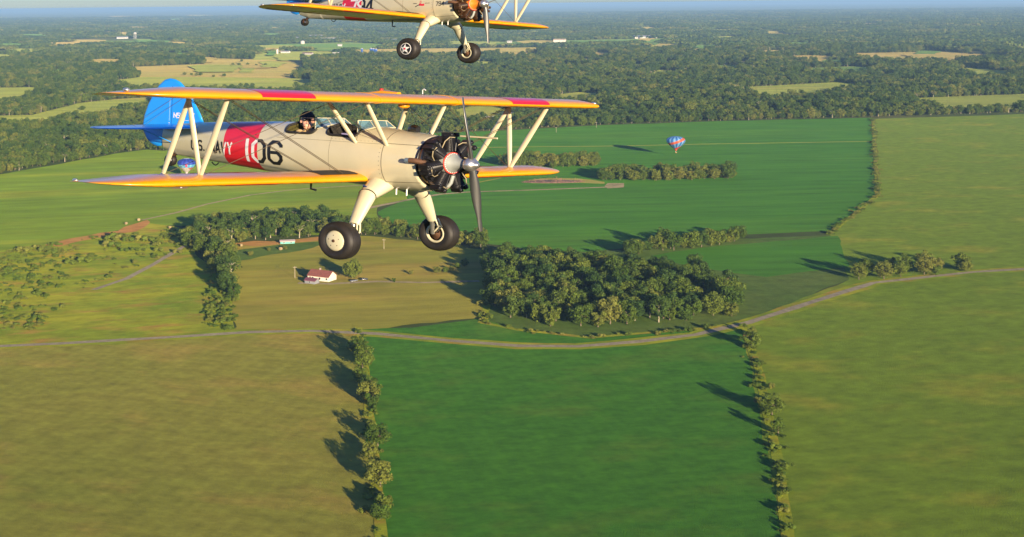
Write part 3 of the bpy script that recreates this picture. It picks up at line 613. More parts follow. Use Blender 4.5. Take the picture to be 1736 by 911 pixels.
def biplane(name, number, idx, label, loc, yaw, pit, rol, hub_style, case_mat, nxs):
    root = empty(name, loc); root.rotation_mode = 'QUATERNION'
    Rm = Matrix.Rotation(yaw, 3, 'Z') @ Matrix.Rotation(-pit, 3, 'Y') @ Matrix.Rotation(rol, 3, 'X'); root.rotation_quaternion = Rm.to_quaternion()
    tag(root, label, 'biplane', 'yellow winged biplanes in formation')
    XU, ZU, XL, ZL, INC = .648, 1.013, 0.0, 0.0, .030
    LEU, LEL = XU + .28, XL + .28; zu, zl = ZU + .028, -.092
    # --- fuselage with cockpit openings
    xs = sorted(set([1.275 - i * .055 for i in range(0, 116)] + [s[0] for s in STA] + [.62]), reverse=True); xs = [x for x in xs if x >= -5.0]
    NP = 56; vs = []; fs = []; mi = []
    for x in xs: vs += [sec(x, 2 * PI * j / NP - PI) for j in range(NP)]
    b = MB(); b.v = [tuple(v) for v in vs]
    for i in range(len(xs) - 1):
        for j in range(NP):
            xm = (xs[i] + xs[i + 1]) / 2; ph = 2 * PI * (j + .5) / NP - PI
            if in_pit(xm, ph): continue
            k = (j + 1) % NP; b.f.append([i * NP + j, i * NP + k, (i + 1) * NP + k, (i + 1) * NP + j]); b.m.append(1 if nxs[0] < xm < nxs[1] else 0); b.sm.append(True)
    b.f.append(list(range((len(xs) - 1) * NP, len(xs) * NP))); b.m.append(0); b.sm.append(False)
    b.f.append(list(range(NP))); b.m.append(0); b.sm.append(False)
    fus = b.build('fuselage', [CREAM, REDP], root)
    for c, a in CPITS:
        cur = []
        for k in range(56):
            t = 2 * PI * k / 56; cx, sx = math.cos(t), math.sin(t)
            cur.append((c + a * math.copysign(abs(cx) ** .25, cx), PH0 * math.copysign(abs(sx) ** .25, sx)))
        rim = [sec(x, p, .006) for x, p in cur]
        MB().tube(rim, .020, 6, loop=True).build('cockpit_coaming', DARK, root)
        top = [sec(x, p, -.012) for x, p in cur]; low = [Vector((p.x, p.y * .93, min(p.z, .2) * 0 + .02)) for p in top]
        MB().rings([top, [v.lerp(w, .5) for v, w in zip(top, low)], low], 0, False).add(low, [tuple(range(56))], 0, False).build('cockpit_lining', OLIVE if c < -1 else DARK, root)
        MB().box((c - a * .55, 0, .22), (.10, .46, .36)).box((c - a * .1, 0, .06), (.36, .46, .06)).build('seat', DARK, root)
        MB().box((c + a * .93, 0, .50), (.02, .60, .20)).build('instrument_panel', BLACKP, root)
        if c > -1: MB().box((c - a * .05, -.20, .43), (.10, .20, .22)).build('seat_cushion', LAV, root)
    # --- panel seams
    for x in (.62, -.47):
        MB().tube([sec(x, 2 * PI * j / 48, .001) for j in range(48)], .0045 if x > 0 else .002, 4, loop=True).build('panel_seam', SEAM, fus)
    for z, xa, xb in ((.44, .62, 1.26), (-.10, .62, 1.26)):
        for sg in (-1, 1): MB().tube([side(xa + (xb - xa) * t / 8, z + (.03 * t / 8 if z < 0 else 0), sg, .001) for t in range(9)], .004, 4).build('panel_seam', SEAM, fus)
    for sg in (-1, 1): MB().tube([side(-1.7 + 2.3 * t / 16, .415 + .012 * t / 16, sg, .0005) for t in range(17)], .0018, 4).build('panel_seam', SEAM, fus)
    rv = MB()
    for k in range(9): p = side(.57, -.05 + .06 * k, -1, .002); rv.ell(p, (.006, .004, .005), 0, 6, 4)
    for k in range(14): p = side(-.45 + .075 * k, .455, -1, .002); rv.ell(p, (.005, .004, .004), 0, 6, 4)
    rv.build('fasteners', SEAM, fus)
    # --- markings
    BM = band_mat('marking_' + number, nxs[0], nxs[1])
    for sg in (-1, 1):
        sf = lambda x, z, l, sg=sg: side(x, z, sg, .003 + .0006 * l)
        if sg < 0: lettering(number, nxs[2], .015 if idx == 0 else .04, .325 if idx == 0 else .35, .15 if idx == 0 else .17, sf, .22 if idx == 0 else .13, False, 1.62 if idx == 0 else 1.38).build('number', BM, fus)
        else: lettering(number, nxs[2] + .95, .02, .325, .17, sf, .16, True, 1.6).build('number', BM, fus)
        if sg < 0:
            lettering('U.S.', -4.0, .105, .15, .2, sf, .22, False, 1.3).build('lettering', BM, fus); lettering('NAVY', -3.43 if idx == 0 else -3.55,   .09, .175 if idx == 0 else .21, .2, sf, .22, False, 1.14 if idx == 0 else 1.2).build('lettering', BM, fus)
    if idx == 1:
        lettering('794', .72, .165, .095, .17, lambda x, z, l: side(x, z, -1, .003), .2, False, 1.35).build('lettering', BLACKP, fus)
        a = MB(); sf = lambda x, z: side(x, z, -1, .003)
        for pts, w, mi_ in (([(.0, .155), (.10, .19), (.16, .2)], .02, 0), ([(.13, .205), (.24, .195), (.32, .2)], .05, 1), ([(.17, .225), (.16, .27), (.19, .3), (.21, .27), (.19, .225)], .012, 1)):
            st = stroke([(p[0], p[1]) for p in pts], w); n = len(st); a.add([sf(q.x, q.y) for p in st for q in p], [(2 * i, 2 * i + 1, 2 * i + 3, 2 * i + 2) for i in range(n - 1)], mi_)
        a.build('nose_art', [BLACKP, REDP], fus)
        for xa, xb in ((-.08, .06), (.34, .52)): MB().tube([sf(xa + (xb - xa) * t / 12, .235 + .012 * math.sin(t * 2.6)) for t in range(13)], .003, 4).build('signature_line', SEAM, fus)
    # --- wings
    uw = wing_mesh(LEU, 4.90, zu, INC, -4.90, 4.90, 84).build('upper_wing', YELLOW, root)
    for i, (ya, yb) in enumerate(((-4.73, -.38), (.38, 4.73))):
        lw = wing_mesh(LEL, 4.73, zl, INC, ya, yb, 40, .004) if ya > 0 else wing_mesh(LEL, 4.73, zl, INC, yb, ya, 40, .004)
        lw = lw.build('lower_wing', YELLOW, root); sg = -1 if ya < 0 else 1
        band_skin(LEL, zl, INC, sg * 2.07, sg * 3.0, .3, .004, .004).build('red_band', REDP, lw)
        # black root walkway on top
        st = []
        for k in range(9):
            yy = sg * (.47 + .75 * k / 8); row = []
            for c, u, l in AF[2:9]:
                if c * 1 > .0: row.append((LEL - c * CH * (1 if k < 5 else 1), yy, zl + u * TH * CH - c * CH * INC + .006))
            st.append(row)
        MB().rings(st, 0, False, False).build('walkway', WALK, lw)
        al = MB().box((LEL - CH * .90 - .006, sg * 3.2, zl - .035), (.012, 2.0, .012)); al.build('aileron_gap', SEAM, lw)
        nl = MB().ell((LEL - .95, sg * 4.66, zl + .02), (.05, .03, .02)); nl.build('navigation_light', CHROME, lw)
        band_skin(LEU, zu, INC, sg * 2.07, sg * 3.0, 0, .06).build('red_band', REDP, uw)
        MB().ell((LEU - .42, sg * 4.79, zu + .045), (.05, .04, .025)).build('navigation_light', CHROME, uw)
        # centre section joint
        MB().rings([wing_ring(LEU, sg * .80, zu, INC, CH, TH, .004), wing_ring(LEU, sg * .84, zu, INC, CH, TH, .004)], 0, True).build('joint_strap', YELLOW, uw)
        # --- interplane struts
        FT, RT, FB, RB = (XU, sg * 3.33, ZU + .01), (XU - .79, sg * 3.33, ZU - .025), (XL, sg * 3.205, ZL - .012), (XL - .79, sg * 3.205, ZL - .036)
        for p, q in ((FT, FB), (RT, RB), (RT, FB)):
            n = 9; ps = [Vector(p).lerp(Vector(q), t / (n - 1)) for t in range(n)]
            MB().tube(ps, [.026 + .026 * math.sin(PI * min(max(t / (n - 1), .06), .94)) ** .5 for t in range(n)], 10, flat=.5, fd=(1, 0, 0)).build('interplane_strut', CREAM, root)
        for p in (FT, RT, FB, RB): MB().ell(p, (.05, .03, .022)).build('strut_fitting', STEEL, root)
        # --- cabane struts
        for (p, q) in (((.643, sg * .846, 1.03), (.655, sg * .40, .40)), ((-.115, sg * .838, 1.0), (.05, sg * .40, .40))):
            ps = [Vector(p).lerp(Vector(q), t / 6) for t in range(7)]
            MB().tube(ps, [.034, .042, .044, .044, .044, .042, .034], 10, flat=.55, fd=(1, 0, 0)).build('cabane_strut', CREAM, root)
        # --- bracing wires
        lo = [(.10, sg * .52, -.10), (-.45, sg * .52, -.12)]
        fl = [(lo[0], FT), ((lo[0][0] - .05, lo[0][1], lo[0][2]), (FT[0] - .05, FT[1], FT[2])), (lo[1], RT), ((lo[1][0] - .05, lo[1][1], lo[1][2]), (RT[0] - .05, RT[1], RT[2]))]
        ld = [((.64, sg * .84, 1.0), FB), ((-.11, sg * .84, .97), RB)]
        wires(fl, .0048).build('flying_wires', WIREM, root); wires(ld, .0042).build('landing_wires', WIREM, root)
        wires([((.643, sg * .846, 1.0), (.06, sg * .42, .44)), ((-.115, sg * .838, .97), (.655, sg * .42, .44))], .0032).build('cabane_wires', WIREM, root)
        if sg > 0: MB().tube([(.05, 1.9, .515), (.78, 1.9, .515)], .014, 8).build('wire_spreader', CREAM, root)
        # --- landing gear
        A, B_ = Vector((.44, sg * .25, -.13)), Vector((.462, sg * .562, -.292)); Cc = Vector((.470, sg * .815, -.69)); AX = Vector((.417, sg * .90, -.900))
        ps = [A, A.lerp(B_, .6), B_, B_.lerp(Cc, .33), B_.lerp(Cc, .66), Cc]
        MB().tube(ps, [.23, .185, .155, .136, .116, .092], 16, flat=.62, fd=(1, 0, 0)).build('gear_fairing', CREAM, root)
        MB().tube([B_ + (A - B_) * .02, B_ - (A - B_) * .03], .159, 16, flat=.63, fd=(1, 0, 0)).build('fairing_strap', BLACKP, root)
        MB().tube([Cc, Cc.lerp(AX, .5), AX], [.042, .036, .036], 10).build('oleo_leg', CHROME, root)
        lk = MB()
        for o in (-.03, .03): lk.tube([Cc + Vector((.085, o, .02)), Cc.lerp(AX, .45) + Vector((.15, o, 0)), AX + Vector((.05, o, .03))], .014, 6)
        lk.build('torque_link', CREAM, root)
        if sg < 0: MB().box((.40, -.545, -.20), (.075, .02, .075), 0, Matrix.Rotation(.3, 3, 'Y') @ Matrix.Rotation(.55, 3, 'X')).build('step_plate', mat('navy_step', (.02, .04, .16), .5), root)
        wc = Vector((.417, sg * 1.038, -.9046)); RW = .348
        wh = MB().lathe(wc, (0, sg, 0), [(-.085, .175), (-.105, .20), (-.128, .255), (-.120, .30), (-.085, .332), (-.03, .346), (.03, .346), (.085, .332), (.120, .30), (.128, .255), (.105, .20), (.085, .175)], 40, 0, Q, False).build('wheel', RUBBER, root)
        gr = MB()
        for t in (-.06, -.02, .02, .06): gr.lathe(wc, (0, sg, 0), [(t - .004, .3475 - abs(t) * .13), (t + .004, .3475 - abs(t) * .13)], 40, 0, Q, False)
        gr.build('tread_groove', mat('tread_dark', (.01, .009, .008), .8), wh)
        MB().lathe(wc, (0, sg, 0), [(.080, .185), (.098, .182), (.108, .150), (.118, .08), (.121, .02)], 32, 0, Q).build('hub_cap', CREAM if hub_style == 'plain' else BLACKP, wh)
        MB().lathe(wc, (0, -sg, 0), [(.075, .185), (.098, .180), (.100, .150), (.07, .14)], 32, 0, Q, False).build('rim', CREAM, wh)
        MB().lathe(wc, (0, -sg, 0), [(.03, .145), (.05, .13), (.085, .05), (.10, .03)], 24, 0, Q).build('brake_drum', RUST, wh)
        if hub_style == 'plain':
            MB().lathe(wc, (0, sg, 0), [(.118, .030), (.126, .026), (.128, .008)], 14, 0, Q).build('hub_bolt', RUST, wh)
            bb = MB()
            for k in range(5):
                t = 2 * PI * k / 5 + .4; bb.ell(wc + Vector((.1 * math.cos(t), sg * .115, .1 * math.sin(t) * Q)), (.010, .004, .008), 0, 8, 4)
            bb.build('hub_rivets', SEAM, wh)
        else:
            st = []
            for k in range(10):
                t = PI / 2 + k * PI / 5; r = .165 if k % 2 == 0 else .068; st.append(wc + Vector((r * math.cos(t), sg * (.112 if k % 2 == 0 else .130), r * math.sin(t) * Q)))
            c0 = wc + Vector((0, sg * .134, 0)); MB().add([c0] + st, [(0, 1 + k, 1 + (k + 1) % 10) for k in range(10)], 0, False).build('star_emblem', WHITEP, wh)
            MB().lathe(wc, (0, sg, 0), [(.128, .035), (.140, .030)], 14, 0, Q).build('star_centre', REDP, wh)
            MB().lathe(wc, (0, sg, 0), [(.095, .186), (.102, .182), (.104, .166), (.098, .165)], 32, 0, Q, False).build('star_ring', WHITEP, wh)
        # --- tail plane
        stp = []
        for k in range(17):
            y = .04 + 1.57 * k / 16; q = min(k / 16, .995); le = -3.92 - .42 * q ** 2.2 - .28 * max(0, (q - .75) / .25) ** 2.2; te = -5.28 + .42 * max(0, (q - .7) / .3) ** 2.2
            t = .030 * (1 - .75 * q) ; zz = .462 - .05 * q
            stp.append([(te, sg * y, zz), (te * .6 + le * .4, sg * y, zz + t), (te * .2 + le * .8, sg * y, zz + t), (le - .02, sg * y, zz + t * .6), (le, sg * y, zz), (le - .02, sg * y, zz - t * .6), (te * .2 + le * .8, sg * y, zz - t), (te * .6 + le * .4, sg * y, zz - t)])
        MB().rings(stp, 0, True).build('tailplane', BLUE, root)
        MB().tube([(-4.62, sg * .06, .16), (-4.62, sg * .85, .43)], .008, 8, flat=.6).build('tailplane_strut', BLUE, root)
        wires([((-4.5, 0, .95), (-4.5, sg * .85, .45)), ((-4.75, 0, .95), (-4.75, sg * .85, .45))], .003).build('tail_wires', WIREM, root)
    # upper wing fittings
    MB().tube([(LEU - .45, .0, zu + .105), (LEU - .75, .0, zu + .115), (LEU - 1.1, 0, zu + .085)], [.02, .035, .02], 8, flat=2.5).build('fuel_filler_cover', YELLOW, uw)
    MB().lathe((LEU - .8, 0, zu + .09), (0, 0, 1), [(0, .025), (.05, .025), (.06, .03), (.075, .03), (.08, .01)], 10).build('red_beacon', mat('beacon_red', (.6, .03, .02), .3), uw)
    MB().ell((.585, .0, .975), (.09, .09, .042)).build('fuel_gauge', YELLOW, uw)
    MB().tube([(LEU - .55, .62, zu + .11), (LEU - .55, .62, zu + .17), (LEU - .52, .62, zu + .185), (LEU - .49, .62, zu + .165)], .008, 6).build('antenna_hook', WHITEP, uw)
    # --- fin and rudder
    prof = [(-3.93, .53), (-4.07, .72), (-4.27, .93), (-4.45, 1.10), (-4.6, 1.20), (-4.75, 1.25), (-4.9, 1.265), (-5.05, 1.24), (-5.2, 1.15), (-5.35, 1.00), (-5.5, .80), (-5.6, .60), (-5.63, .45), (-5.60, .33), (-5.5, .20), (-5.35, .12), (-5.18, .085), (-5.08, .10), (-4.98, .2), (-4.85, .45), (-4.4, .50)]
    def slab(pf, t, mid):
        c = (sum(p[0] for p in pf) / len(pf), sum(p[1] for p in pf) / len(pf)); rs = []
        for s, y in ((1, 0), (.985, t), (.93, t * 1.6)): rs.append([(c[0] + (x - c[0]) * s, y, c[1] + (z - c[1]) * s) for x, z in pf])
        full = [[(p[0], -p[1], p[2]) for p in r] for r in rs[::-1]] + rs[1:]
        return MB().rings(full, 0, True)
    fin = slab(prof, .012, 0).build('fin_and_rudder', BLUE, root)
    for sg in (-1, 1):
        fs_ = lambda x, z, l, sg=sg: Vector((x, sg * (.0215 + .0006 * l), z))
        if idx == 0 and sg < 0:
            lettering('N501', -4.735, .60, .078, .2, fs_, .16, False, 1.65).build('registration', WHITEP, fin); lettering('T', -4.235, .607, .075, .2, fs_, .16, False, 1.5).build('registration', WHITEP, fin)
            MB().box((-4.405, -.0217, .562), (.16, .001, .006)).build('fin_line', WHITEP, fin); MB().box((-4.86, -.0217, .72), (.012, .001, .36)).build('fin_line', mat('pale_blue_paint', (.3, .55, .8), .5), fin)
            MB().box((-4.86, -.0222, .505), (.022, .001, .016)).build('fin_line', WHITEP, fin)
        MB().box((-4.80, sg * .0217, .78), (.010, .001, .72)).build('rudder_gap', mat('blue_gap', (.006, .07, .28), .6), fin)
    # --- tail wheel
    tw = Vector((-4.80, 0, -.127))
    MB().tube([(-4.62, 0, .02), (-4.72, 0, -.03), (-4.78, 0, -.09)], [.035, .03, .025], 8).build('tail_wheel_leg', RUST, root)
    MB().box((-4.78, .075, -.09), (.05, .012, .12)).box((-4.78, -.075, -.09), (.05, .012, .12)).box((-4.75, 0, -.035), (.08, .16, .012)).build('tail_wheel_fork', RUST, root)
    t2 = MB().lathe(tw, (0, 1, 0), [(-.04, .07), (-.055, .10), (-.04, .128), (0, .136), (.04, .128), (.055, .10), (.04, .07)], 24, 0, Q, False).build('tail_wheel', RUBBER, root)
    MB().lathe(tw, (0, 1, 0), [(-.05, .02), (-.045, .075), (.045, .075), (.05, .02)], 20, 0, Q).build('hub_cap', STEEL, t2)
    # --- engine
    ec = Vector((1.45, 0, .2135)); T = Matrix.Translation(ec) @ Matrix.Diagonal((1, 1, Q, 1))
    eng = MB().lathe((0, 0, 0), (1, 0, 0), [(-.16, .30), (-.14, .31), (-.06, .21), (.0, .20), (.07, .195), (.10, .18), (.13, .145), (.17, .115), (.23, .09), (.30, .075), (.36, .07)], 28).build('engine', case_mat, root, T)
    MB().tube([(.085, .190 * math.cos(t * PI / 14), .190 * math.sin(t * PI / 14)) for t in range(28)], .012, 5, loop=True).build('gasket_ring', GASKET, eng, T)
    bl = MB()
    for k in range(28): t = 2 * PI * (k + .5) / 28; bl.ell((.099, .176 * math.cos(t), .176 * math.sin(t)), (.008, .009, .009), 0, 6, 4)
    bl.build('case_bolts', WHITEP, eng, T)
    MB().lathe((0, 0, 0), (1, 0, 0), [(-.175, .47), (-.17, .485), (-.15, .47), (-.145, .30)], 40, 0, 1, False).build('baffle_plate', BLACKP, eng, T)
    MB().tube([(-.135, .40 * math.cos(t * PI / 24), .40 * math.sin(t * PI / 24)) for t in range(48)], .062, 10, loop=True).build('exhaust_ring', BRONZE, eng, T)
    CYLM = CYL if idx == 0 else mat('brown_black_cylinder', (.045, .020, .008), .4)
    for k in range(7):
        a = PI / 2 + 2 * PI * (k + .5) / 7; dr = Vector((0, math.cos(a), math.sin(a))); tg = Vector((0, -math.sin(a), math.cos(a))); M = Matrix((Vector((1, 0, 0)), tg, dr)).transposed()
        MB().box(dr * .36 + Vector((-.05, 0, 0)), (.02, .20, .24), 0, M).box(dr * .44 + Vector((-.02, 0, 0)), (.09, .05, .06), 0, M).tube([dr * .24 + Vector((.03, 0, 0)), dr * .34 + tg * .03 + Vector((.01, 0, 0)), dr * .43 + Vector((-.02, 0, 0))], .018, 6).build('cylinder_baffle', CYLM, eng, T)
    for k in range(7):
        a = PI / 2 + 2 * PI * k / 7; dr = Vector((0, math.cos(a), math.sin(a))); tg = Vector((0, -math.sin(a), math.cos(a)))
        pf = [(.20, .085)]
        for i in range(9): r0 = .225 + i * .022; pf += [(r0, .085), (r0 + .003, .112), (r0 + .012, .112), (r0 + .014, .085)]
        for i in range(4): r0 = .425 + i * .026; w = .122 - .010 * i; pf += [(r0, w - .02), (r0 + .003, w), (r0 + .016, w), (r0 + .019, w - .02)]
        pf += [(.535, .05), (.54, .01)]
        MB().lathe((0, 0, 0), dr, pf, 18).build('cylinder', CYLM, eng, T)
        rb = MB()
        for s in (-1, 1):
            M = Matrix((Vector((1, 0, 0)), tg, dr)).transposed(); c = dr * .520 + tg * (.062 * s) + Vector((.03, 0, 0)); rb.box(c, (.17, .065, .075), 0, M); rb.ell(c + Vector((.08, 0, 0)), (.02, .026, .026), 0, 8, 6)
        rb.build('rocker_boxes', CYLM, eng, T)
        pr = MB()
        for s in (-1, 1): pr.tube([dr * .22 + tg * (.03 * s) + Vector((.10, 0, 0)), dr * .50 + tg * (.062 * s) + Vector((.095, 0, 0))], .0125, 6)
        pr.build('pushrod_tubes', CYL, eng, T)
        q = [dr * .27 + tg * .16 + Vector((.02, 0, 0)), dr * .40 + tg * .155 + Vector((.07, 0, 0)), dr * .48 + tg * .09 + Vector((.10, 0, 0)), dr * .47 + tg * .0 + Vector((.11, 0, 0))]
        MB().tube(q, .009, 5).build('ignition_lead', TAN, eng, T)
        MB().tube([dr * .26 + tg * .06 + Vector((-.14, 0, 0)), dr * .38 + tg * .10 + Vector((-.10, 0, 0)), dr * .47 + tg * .09 + Vector((-.05, 0, 0))], .030, 8).build('intake_pipe', CYL, eng, T)
        MB().tube([dr * .40 + tg * (-.10) + Vector((-.13, 0, 0)), dr * .45 + tg * (-.10) + Vector((-.06, 0, 0)), dr * .47 + tg * (-.06) + Vector((.0, 0, 0))], .034, 8).build('exhaust_stub', BRONZE, eng, T)
    MB().box((.03, -.30, -.10), (.10, .14, .05), 0, Matrix.Rotation(.5, 3, 'X')).build('oil_sump', CASE, eng, T)
    MB().tube([(.10, .0, -.23), (.09, -.03, -.36), (.04, -.05, -.45)], .030, 8).build('sump_pipe', CASE, eng, T)
    ex = MB().tube([(1.42, -.43, .215), (1.34, -.52, .236), (1.22, -.545, .240)], [.036, .038, .036], 10).build('exhaust_pipe', RUST, root)
    MB().tube([(1.225, -.545, .240), (1.155, -.546, .240)], .032, 10).build('exhaust_tip', mat('blued_steel', (.25, .36, .45), .4, .5), ex)
    # propeller
    hb = MB().lathe((0, 0, 0), (1, 0, 0), [(.34, .055), (.36, .115), (.40, .125), (.45, .118), (.49, .085), (.50, .055), (.53, .05), (.545, .02)], 24).build('propeller_hub', CHROME, root, T)
    for sgn in (0, PI):
        a = R(PROP_ANGLE[idx]) + sgn; dr = Vector((0, math.cos(a), math.sin(a))); tg = Vector((0, -math.sin(a), math.cos(a))); rs = []
        for i in range(15):
            t = i / 14; r = .08 + 1.16 * t; w = .035 + .034 * math.sin(PI * min(t * 1.15 + .1, 1)) if t < .97 else .03; tw_ = R(58 - 42 * t); th = .030 * (1 - t) + .006
            u = tg * math.cos(tw_) + Vector((1, 0, 0)) * math.sin(tw_); v = tg * (-math.sin(tw_)) + Vector((1, 0, 0)) * math.cos(tw_)
            rs.append([Vector((.43, 0, 0)) + dr * r + u * (w * math.cos(2 * PI * j / 10)) + v * (th * math.sin(2 * PI * j / 10)) for j in range(10)])
        MB().rings(rs).build('propeller_blade', PROPM, root, T)
    # --- odds and ends
    MB().tube([(.74, -.02, .57), (.76, -.02, .645), (.84, -.04, .665), (.93, -.06, .65)], [.05, .055, .05, .045], 10).build('air_scoop', BLACKP, root)
    for x in (.63, .83): MB().tube([(x, -.15, -.19), (x, -.15, -.285)], .012, 6).build('drain_tube', WHITEP, root)
    MB().tube([(-.87, -.40, -.16), (-.87, -.40, -.31), (-.74, -.42, -.318)], .016, 6).build('footstep', BLACKP, root)
    MB().tube([(-3.63 + .18 * t / 8, -.05, -.088 - .045 * math.sin(PI * t / 8)) for t in range(9)], .010, 6).build('lifting_handle', BLACKP, root)
    # --- windscreens
    for dx in (0, .89):
        pan = {}
        for sg in (-1, 1): pan[sg] = [Vector((-.90 + dx, sg * .33, .565)), Vector((-.93 + dx, sg * .29, .738)), Vector((-.80 + dx, sg * .18, .742)), Vector((-.665 + dx, sg * .22, .645))]
        fr = MB(); gl = MB()
        for sg in (-1, 1):
            p = pan[sg]; gl.add(p, [(0, 1, 2, 3)], 0, False); fr.tube([p[3], p[0], p[1]], .009, 6); fr.tube([p[2], p[3]], .006, 6); fr.tube([p[1], p[2]], .006, 6)
        gl.add([pan[-1][2], pan[1][2], pan[1][3], pan[-1][3]], [(0, 1, 2, 3)], 0, False); fr.tube([pan[-1][2], pan[1][2]], .006, 6); fr.tube([pan[-1][3], pan[1][3]], .009, 6)
        wf = fr.build('windscreen_frame', CREAM, root); gl.build('windscreen_pane', GLASS, wf)
    return root
PROP_ANGLE = (101, 98); PROPM = mat('propeller_grey', (.30, .30, .29), .3, .9)
plane_a = biplane('biplane', '106', 0, 'cream biplane numbered 106 with yellow wings and bright blue tail', (.2449, 19.8898, HC - 2.429), -.7841, .0119, -.0757, 'plain', CASE, (-3.05, -2.14, -2.45))
plane_b = biplane('biplane', '794', 1, 'farther cream biplane numbered 794 with star hubcaps and orange engine case', (1.84, 33.6196, HC - .2461), -.8468, .0168, -.0768, 'star', ORANGE, (-2.90, -2.06, -2.55))

# ================================================================ PILOT
def person(plane):
    Rm = plane.rotation_quaternion.to_matrix(); o = Vector((-1.36, 0, .02)); P = lambda x, y, z: (x, y, z)
    b = MB(); hd = Vector((.02, -.08, .655)); q = .95
    tz = R(-42); fx, fy = math.cos(tz), math.sin(tz)
    def H(f, l, u): f, l, u = f * 1.04, l * 1.04, u * 1.0; return hd + Vector((f * fx - l * fy, f * fy + l * fx, u * q))       # f forward of face, l to its left
    def cap(a, c, r0, r1, n=5): b.tube([Vector(a).lerp(Vector(c), i / (n - 1)) for i in range(n)], [r0 + (r1 - r0) * i / (n - 1) for i in range(n)], 12); b.ell(a, (r0, r0, r0)); b.ell(c, (r1, r1, r1))
    b.ell((0, 0, .20), (.15, .20, .18), 0, 16, 12); b.ell((0, 0, .41), (.15, .23, .13), 0, 16, 12)
    cap((0, 0, .40), hd + Vector((0, 0, -.06)), .065, .06)
    for s in (-1, 1):
        cap((0, s * .215, .455), (.10, s * .27, .22), .078, .058); cap((.10, s * .27, .22), (.36, s * .15, .16), .048, .036)
        cap((0, s * .09, .10), (.42, s * .12, .16), .085, .065); cap((.42, s * .12, .16), (.75, s * .1, .08), .06, .045); cap((.75, s * .1, .08), (.86, s * .1, .09), .04, .03)
        b.ell((.40, s * .14, .16), (.045, .025, .035)); cap((.40, s * .115, .17), (.43, s * .095, .19), .013, .010)
        for k in range(4): cap((.425, s * (.125 + .0 * k), .185 - .02 * k), (.445 - .004 * k, s * .098, .183 - .02 * k), .011, .009)
    def he(f, l, u, r):
        c = H(f, l, u); b.ell(c, r, 0, 14, 10)
    b.ell(H(-.01, 0, .03), (.102, .096, .106 * q), 0, 18, 12); b.ell(H(.035, 0, -.055), (.075, .072, .078 * q), 0, 16, 10); b.ell(H(.06, 0, -.105), (.035, .035, .028 * q))
    b.tube([H(.085, 0, .03), H(.112, 0, -.025)], [.010, .018], 8); b.ell(H(.112, 0, -.03), (.019, .019, .015)); b.ell(H(.088, 0, -.075), (.022, .028, .010))
    for s in (-1, 1): b.ell(H(-.01, s * .095, -.005), (.020, .012, .032)); b.ell(H(.075, s * .035, .028), (.016, .018, .012))
    SKIN = mat('skin', (.78, .42, .29), .55, var=.12, vscale=18); SHIRT = mat('tan_shirt', (.48, .34, .15), .85, var=.15, vscale=9)
    ob = b.build('person', [SKIN, SHIRT]); md = ob.modifiers.new('r', 'REMESH'); md.mode = 'VOXEL'; md.voxel_size = .011; sm = ob.modifiers.new('s', 'SMOOTH'); sm.iterations = 2
    dg = bpy.context.evaluated_depsgraph_get(); me = bpy.data.meshes.new_from_object(ob.evaluated_get(dg)); ob.modifiers.clear(); ob.data = me
    me.materials.clear(); me.materials.append(SKIN); me.materials.append(SHIRT)
    for p in me.polygons:
        p.use_smooth = True; c = p.center
        hand = c.x > .36 and abs(c.y) > .07 and c.z > .1 and c.x < .47 and c.z < .23
        p.material_index = 0 if (c.z > .535 or hand) else 1
    ob.location = plane.location + Rm @ o; ob.rotation_mode = 'QUATERNION'; ob.rotation_quaternion = plane.rotation_quaternion
    tag(ob, 'person in black cap, sunglasses and tan shirt sitting in the rear cockpit', 'person')
    BK = mat('black_cloth', (.012, .012, .014), .8); rs = []
    for i in range(7):
        t = i / 6; u = .050 + .085 * math.sin(t * PI / 2); r = .104 * math.cos(t * PI / 2 * .96)
        rs.append([H(-.012 + r * 1.02 * math.cos(2 * PI * j / 20), r * .96 * math.sin(2 * PI * j / 20), u + .012) for j in range(20)])
    MB().rings(rs).build('cap', BK, ob)
    MB().add([H(.075 + .01 * math.cos(t * PI / 8), .09 * math.cos(PI * t / 8), .05) for t in range(9)] + [H(.085 + .075 * math.sin(PI * t / 8), .085 * math.cos(PI * t / 8), .042) for t in range(9)], [(i, i + 1, 10 + i, 9 + i) for i in range(8)]).build('cap_brim', BK, ob)
    g = MB()
    for s in (-1, 1):
        g.ell(H(.094, s * .036, .022), (.018, .030, .024 * q)); g.tube([H(.09, s * .062, .028), H(.03, s * .097, .024), H(-.02, s * .10, .01)], .005, 5)
    g.tube([H(.10, -.02, .026), H(.104, 0, .03), H(.10, .02, .026)], .005, 5); g.build('sunglasses', BLACKP, ob)
    hs = MB()
    hs.tube([H(-.01 + .0 * t, .112 * math.cos(PI * t / 10), .03 + .125 * math.sin(PI * t / 10)) for t in range(11)], .009, 6)
    for s in (-1, 1): hs.ell(H(-.03, s * .102, .005), (.026, .018, .028))
    hs.tube([H(.01, -.11, -.02), H(.07, -.085, -.07), H(.10, -.03, -.08)], .006, 5); hs.build('headset', DARK, ob)
    st = MB()
    for s in (-1, 1): st.tube([(-.10, s * .10, .50), (.02, s * .10, .535), (.13, s * .095, .46), (.15, s * .07, .30), (.15, s * .03, .18)], .022, 6, flat=.25, fd=(0, 1, 0))
    st.build('harness_strap', mat('purple_webbing', (.10, .085, .20), .8), ob)
    return ob
person(plane_a)

